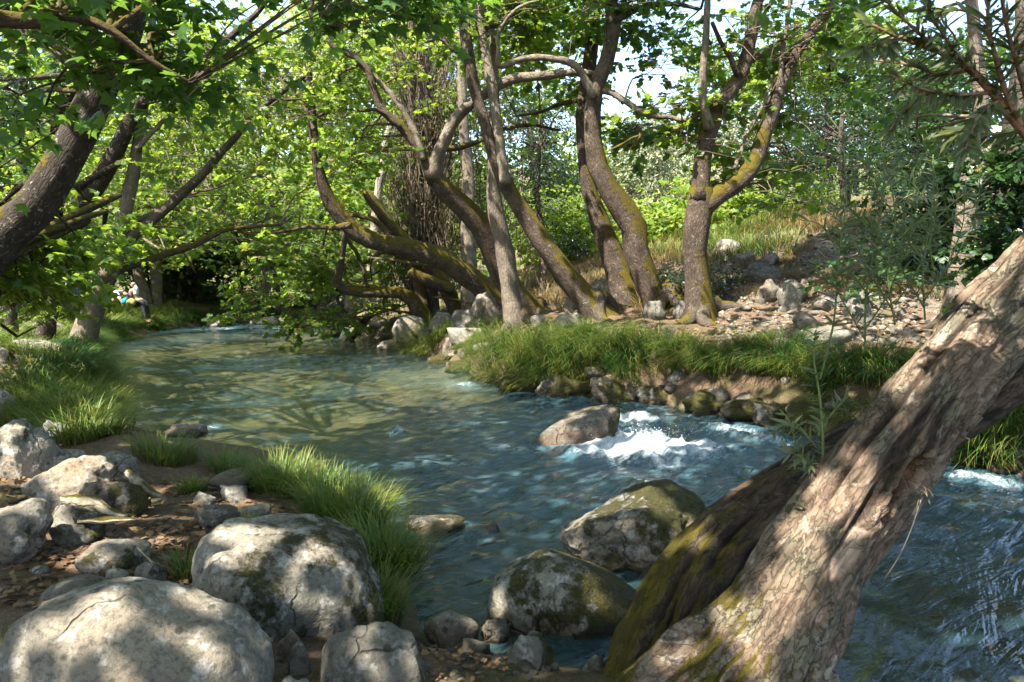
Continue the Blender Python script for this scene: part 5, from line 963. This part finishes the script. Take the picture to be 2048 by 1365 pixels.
# ---------------------------------------------------------------- narrow-leaved shoots
def shoot(label, stems, lsize, per, mat=WILLOW, name='willow_shoot', group=None, cat='shoot', bark=None, lw=1.0):
    g = px(*stems[0]); root = empty(name, g[0, :3], label, cat, group); P = []; D = []; N = []; S = []
    for st in stems:
        Q = spline(px(*st), .02); v, q, t, b = tube(Q, 6, 0); mesh('stem', v, [q, t], bark or STEM, root, True, {'bk': b})
        L = np.linalg.norm(np.diff(Q[:, :3], axis=0), axis=1).sum(); m = int(L * per); i = (RNG.uniform(.12, 1, m) * (len(Q) - 1)).astype(int); T = nrm(np.gradient(Q[:, :3], axis=0))[i]
        o = RNG.normal(size=(m, 3)); o = nrm(o - T * (o * T).sum(1)[:, None]); P.append(Q[i, :3]); D.append(o * FAN + T * .75 + np.array([0, 0, -.35])); N.append(T + RNG.normal(size=(m, 3)) * .4 + np.array([0, 0, .5])); S.append(lsize * RNG.uniform(.5, 1.15, m))
    P, D, N, S = map(np.concatenate, (P, D, N, S)); order = np.argsort(-S / np.maximum(P[:, 1], .5)); big = order[:LEAFPARTS] if LEAFPARTS else []
    for k in big:
        d = D[k] / np.linalg.norm(D[k]); x = np.cross(d, N[k]); x /= np.linalg.norm(x); z = np.cross(x, d); o = bpy.data.objects.new('leaf', LEAFME[mat.name]); COL.objects.link(o); o.parent = root
        M_ = np.eye(4); s = S[k]; M_[:3, 0] = x * s * lw; M_[:3, 1] = d * s; M_[:3, 2] = z * s; M_[:3, 3] = P[k] - np.array(root.location); o.matrix_basis = Matrix(M_.tolist())
    r = order[LEAFPARTS:]
    if len(r): V, T, q = place('narrow', P[r], D[r], N[r], S[r], RNG.random(len(r))); tag(mesh('leaves', V, T, mat, root, True, {'rnd': q}), kind='stuff')
FAN = .75; STEM = plain('green_stem', (.13, .16, .05)); STEMB = plain('reddish_twig', (.24, .13, .075)); LEAFPARTS = 40; LEAFME = {}
def leafme(mat):
    V = np.array([(0, 0, 0), (-.05, .12, .01), (-.085, .38, .0), (-.075, .65, -.05), (0, 1, -.16), (.075, .65, -.05), (.085, .38, 0), (.05, .12, .01), (0, .12, -.01), (0, .38, -.025), (0, .65, -.075)])
    me = bpy.data.meshes.new('leaf'); me.from_pydata(V.tolist(), [], [(0,8,1),(0,7,8),(1,8,9,2),(8,7,6,9),(2,9,10,3),(9,6,5,10),(3,10,4),(10,5,4)]); me.materials.append(mat); me.polygons.foreach_set('use_smooth', [True] * 8); LEAFME[mat.name] = me
leafme(WILLOW)
shoot('slim green willow shoot standing in front of the foreground trunk', [([(1642,985,6),(1646,900,6),(1640,800,5),(1628,720,4),(1632,660,3)], 2.95, 2.95), ([(1638,900,4),(1600,860,3),(1570,850,3),(1540,868,2)], 2.95, 2.9), ([(1625,960,4),(1595,900,4),(1580,845,3),(1560,820,2)], 2.97, 3.0), ([(1642,860,3),(1670,820,3),(1690,800,2)], 2.95, 3.0), ([(1630,940,4),(1605,915,3),(1575,905,2)], 2.95, 2.85)], .072, 150)
shoot('pale young sprout growing from the trunk fork', [([(1608,1075,5),(1612,1045,5),(1618,1010,3)], 2.8, 2.8)], .075, 120)
shoot('tall thin willow shoot in front of the forked tree gap', [([(1640,760,4),(1668,640,4),(1676,520,3),(1692,400,3),(1686,280,2)], 4.2, 4.2), ([(1670,600,3),(1700,540,2),(1740,520,2)], 4.2, 4.1), ([(1676,500,3),(1640,450,2),(1600,440,2)], 4.2, 4.3)], .11, 60)
for k, (x, y) in enumerate([(1790,650),(1850,640),(1730,700),(1880,600),(1760,600)]):
    a = RNG.uniform(-40, 40); shoot(['leafy willow shoot nearest the upper edge of the foreground trunk', 'leafy willow shoot right of the nearest one and close to the leaning trunk', 'leafy willow shoot at the left end of the thicket', 'leafy willow shoot at the right end of the thicket under the branch fork', 'tall leafy willow shoot rising behind the others in the thicket'][k], [([(x,y,4),(x+a*.5-9,y-110,4),(x+a*.6+8,y-220,3),(x+a*1.6,y-330,2)], 4.6 + k * .25, 4.6 + k * .25), ([(x+a*.3,y-110,4),(x+a*.3-50,y-170,3),(x+a*.3-90,y-185,2)], 4.6 + k * .25, 4.5 + k * .25), ([(x+a*.5,y-160,3),(x+a*.5+60,y-210,3),(x+a*.5+100,y-205,2)], 4.6 + k * .25, 4.7 + k * .25), ([(x,y-40,3),(x+45,y-110,3),(x+75,y-190,2),(x+80,y-260,2)], 4.7 + k * .25, 4.5 + k * .25), ([(x,y-20,3),(x-40,y-90,3),(x-75,y-150,2),(x-110,y-180,2)], 4.6 + k * .25, 4.8 + k * .25), ([(x+a*.6,y-230,3),(x+a*.6-40,y-280,2),(x+a*.6-80,y-290,2)], 4.6 + k * .25, 4.5 + k * .25)], .105, 80, group='willow shoots of the thicket')
LEAFPARTS = 300; FAN = .5
bough = [([(2140,360,26),(2048,262,22),(1985,185,18),(1940,140,14),(1880,105,11),(1800,75,8),(1720,40,5)], 2.3, 2.3)]
for s in [[(2048,265,14),(2010,180,11),(1990,110,9),(1975,40,7),(1985,-30,5)],[(2060,220,12),(2035,130,10),(2015,60,8),(2000,-20,6)],[(1985,185,9),(1920,190,7),(1850,180,5),(1780,150,3)],[(1940,140,8),(1880,150,6),(1820,130,5),(1740,120,3)],[(1880,105,7),(1830,60,6),(1780,10,5),(1740,-40,3)],[(1950,150,7),(1900,90,6),(1860,20,5),(1850,-40,4)],[(1975,40,6),(1920,20,5),(1870,30,3)],[(2048,262,8),(1990,270,6),(1930,262,4),(1880,280,3)],[(2000,200,7),(1960,230,5),(1930,300,3)],[(2030,120,8),(2060,60,6),(2080,0,5)],[(1800,75,6),(1770,90,4),(1720,95,3)],[(1850,180,5),(1810,220,4),(1780,260,3)]]:
    bough.append((s, 2.3, 2.2 + RNG.uniform(-.25, .45)))
shoot('overhanging willow bough with long narrow leaves in the top right corner', bough, .076, 250, name='willow_bough', cat='branch', bark=STEMB, lw=.78)
# ---------------------------------------------------------------- far bank rocks under the trees
k = 0
for b, lab, t in [((300,540,400,640),'dark rock face of the cave on the left bank',.45),((385,560,470,640),'pale streaked rock wall under the bushes',.75),((455,580,540,640),'ivy-hung rock at the far waterline',.5),((530,590,572,645),'whitish rock in the shade of the far bank',1.0),((570,580,640,640),'dark rock of the far bank beside the whitish one',.5),((640,590,720,636),'low dark rock behind the far riffle',.45),((330,480,450,560),'overhanging dark rock above the cave',.35)]:
    rock(b, lab, .35, t, .4, 200 + k, .6, .7, Y=37 if k < 6 else 38.5, zb=.0 if k < 6 else 2.2, level=5, rough=.2, name='rock'); k += 1
# ---------------------------------------------------------------- two people and their things on the far left bank
def skin(name, joints, edges, mat, parent, sub=2):
    b = bmesh.new(); L = b.verts.layers.skin.verify(); vs = []
    for j in joints: v = b.verts.new(j[:3]); v[L].radius = (j[3], j[3]); vs.append(v)
    vs[0][L].use_root = True
    for i, j in edges: b.edges.new((vs[i], vs[j]))
    me = bpy.data.meshes.new(name); b.to_mesh(me); b.free(); o = bpy.data.objects.new(name, me); COL.objects.link(o)
    o.modifiers.new('s', 'SKIN').use_smooth_shade = True; m = o.modifiers.new('u', 'SUBSURF'); m.levels = m.render_levels = sub
    dg = bpy.context.evaluated_depsgraph_get(); nm = bpy.data.meshes.new_from_object(o.evaluated_get(dg)); o.modifiers.clear(); o.data = nm; nm.name = name
    nm.materials.clear(); nm.materials.append(mat); nm.polygons.foreach_set('use_smooth', [True] * len(nm.polygons)); o.parent = parent; return o
SKINM = plain('skin', (.42, .25, .17), .6, .08); HAIR = plain('hair', (.03, .02, .015)); WHITE = plain('white_cloth', (.62, .66, .74), .8, .1); OLIVEC = plain('olive_cloth', (.20, .20, .06)); PLAID = plain('patterned_cloth', (.13, .09, .10), .8, .7, 28); DARK = plain('dark_cloth', (.02, .022, .03)); TEAL = plain('teal_fabric', (.02, .22, .17), .7, .3, 2); BLUE = plain('blue_fabric', (.02, .05, .22), .7, .3, 3); CYAN = plain('turquoise_plastic', (.02, .30, .42)); CLEAR = plain('clear_plastic', (.55, .62, .64), .15, .1)
def person(p, label, shirt, trousers, pose):
    r = empty('person', p, label, 'person')
    hip, chest, neck, head, el, hand, knee, foot = pose
    J = [(0, 0, hip[2], .14)]; J[0] = (*hip, .15); J += [(*((np.array(hip) * .45 + np.array(chest) * .55)), .14), (*chest, .16), (*neck, .055)]
    E = [(0, 1), (1, 2), (2, 3)]
    for s in (-1, 1):
        k = len(J); J += [(chest[0], chest[1] + s * .19, chest[2], .065), (el[0], el[1] + s * .24, el[2], .048), (hand[0], hand[1] + s * .16, hand[2], .034)]; E += [(2, k), (k, k + 1), (k + 1, k + 2)]
        k = len(J); J += [(knee[0], knee[1] + s * .12, knee[2], .075), (foot[0], foot[1] + s * .12, foot[2] + .08, .05), (foot[0] + .16, foot[1] + s * .12, foot[2] + .03, .04)]; E += [(0, k), (k, k + 1), (k + 1, k + 2)]
    skin('body', J, E, SKINM, r, 1)
    up = [(j[0], j[1], j[2], j[3] * 1.12) for j in J]; skin('shirt', [up[1], up[2], up[4], up[5], up[10], up[11]], [(0, 1), (1, 2), (2, 3), (1, 4), (4, 5)], shirt, r, 1)
    skin('trousers', [up[0], up[7], up[8], up[13], up[14]], [(0, 1), (1, 2), (0, 3), (3, 4)], trousers, r, 1)
    skin('head', [(*neck, .05), (*(np.array(neck) * .55 + np.array(head) * .45), .07), (*head, .095), (head[0] + .01, head[1], head[2] + .07, .07)], [(0, 1), (1, 2), (2, 3)], SKINM, r, 1)
    skin('hair', [(head[0] - .03, head[1], head[2] + .0, .085), (head[0] - .015, head[1], head[2] + .07, .085)], [(0, 1)], HAIR, r, 1); return r
p = at(232, 612, 26); p[2] = float(height(p[:1], p[1:2])[0]); s = .42
z0 = at(232, 600, 26)[2] - p[2]
person(p, 'person in a white long-sleeved top bending forward beside the mossy bough', WHITE, OLIVEC, ((-.18,0,max(.55, z0)),(.12,0,max(.55, z0)+.26),(.26,0,max(.55, z0)+.24),(.36,0,max(.55, z0)+.16),(.28,0,max(.55, z0)-.0),(.34,0,max(.55, z0)-.22),(-.02,0,.38),(-.12,0,0)))
p = at(264, 612, 26.5); p[2] = float(height(p[:1], p[1:2])[0]); z1 = max(.35, at(264, 606, 26.5)[2] - p[2])
person(p, 'seated person in a dark patterned shirt with their back to the river', PLAID, DARK, ((0,0,z1),(.04,0,z1+.36),(.05,0,z1+.50),(.06,0,z1+.62),(.1,.0,z1+.12),(.3,0,z1+.05),(.42,0,z1+.05),(.5,0,0)))
def blob(name, c, s, mat, label, cat, seed=1, rough=.12, ang=.2):
    V, T = rock_shape(seed, 3, ang, rough); V = V * np.array(s) + np.array(c); tag(mesh(name, V, T, mat, None, True, origin=np.array(c, float)), label, cat)
blob('bag', at(248, 602, 25.5), (.09, .08, .11), CYAN, 'small turquoise bag between the two people', 'bag', 4)
blob('backpack', at(261, 606, 25.3), (.15, .12, .13), OLIVEC, 'olive yellow bag in front of the seated person', 'bag', 6)
bt = empty('water_bottle', at(272, 582, 26), 'large clear plastic bottle hanging on the small crooked tree', 'bottle')
c0 = np.array(bt.location); lat = lambda pr: (lambda a: (np.array([[r * math.cos(q), r * math.sin(q), z] for r, z in pr for q in a]), np.array([(i * 12 + j, i * 12 + (j + 1) % 12, i * 12 + 12 + (j + 1) % 12, i * 12 + 12 + j) for i in range(len(pr) - 1) for j in range(12)])))(np.arange(12) * math.pi / 6)
V, Q_ = lat([(.001, -.14), (.075, -.14), (.08, -.07), (.075, 0), (.08, .07), (.065, .12), (.028, .16), (.025, .19), (.001, .19)]); mesh('body', V + c0, Q_, CLEAR, bt)
V, Q_ = lat([(.027, .185), (.03, .19), (.03, .215), (.001, .22)]); mesh('cap', V + c0, Q_, BLUE, bt)
# a teal tarpaulin tent behind the leaning tree
tn = empty('tent', at(168, 590, 29), 'teal and blue tarpaulin tent half hidden by leaves on the left bank', 'tent')
a, b_, c_, d_ = at(140, 590, 29), at(205, 590, 29), at(172, 530, 29.5), at(210, 545, 30.5)
def sheet(name, q, mat, parent, th=.03):
    q = np.array(q); s = np.linspace(0, 1, 9); U, W_ = np.meshgrid(s, s); P_ = (q[0] * ((1 - U) * (1 - W_))[..., None] + q[1] * (U * (1 - W_))[..., None] + q[2] * (U * W_)[..., None] + q[3] * ((1 - U) * W_)[..., None]).reshape(-1, 3)
    P_ = P_ + np.c_[0 * P_[:, :1], .06 * noise(P_ * 3, 4)[:, None], -.10 * (np.sin(U.ravel() * 3.14) * np.sin(W_.ravel() * 3.14))[:, None]]
    i = np.arange(8)[:, None] * 9 + np.arange(8)[None]; Qs = np.stack([i, i + 1, i + 10, i + 9], -1).reshape(-1, 4); o = mesh(name, P_, Qs, mat, parent); m = o.modifiers.new('thick', 'SOLIDIFY'); m.thickness = th
sheet('roof', [a + [0, 0, .55], b_ + [0, 0, .55], d_, c_], TEAL, tn); sheet('wall', [a, b_, b_ + [0, -.03, .55], a + [0, -.03, .55]], BLUE, tn)
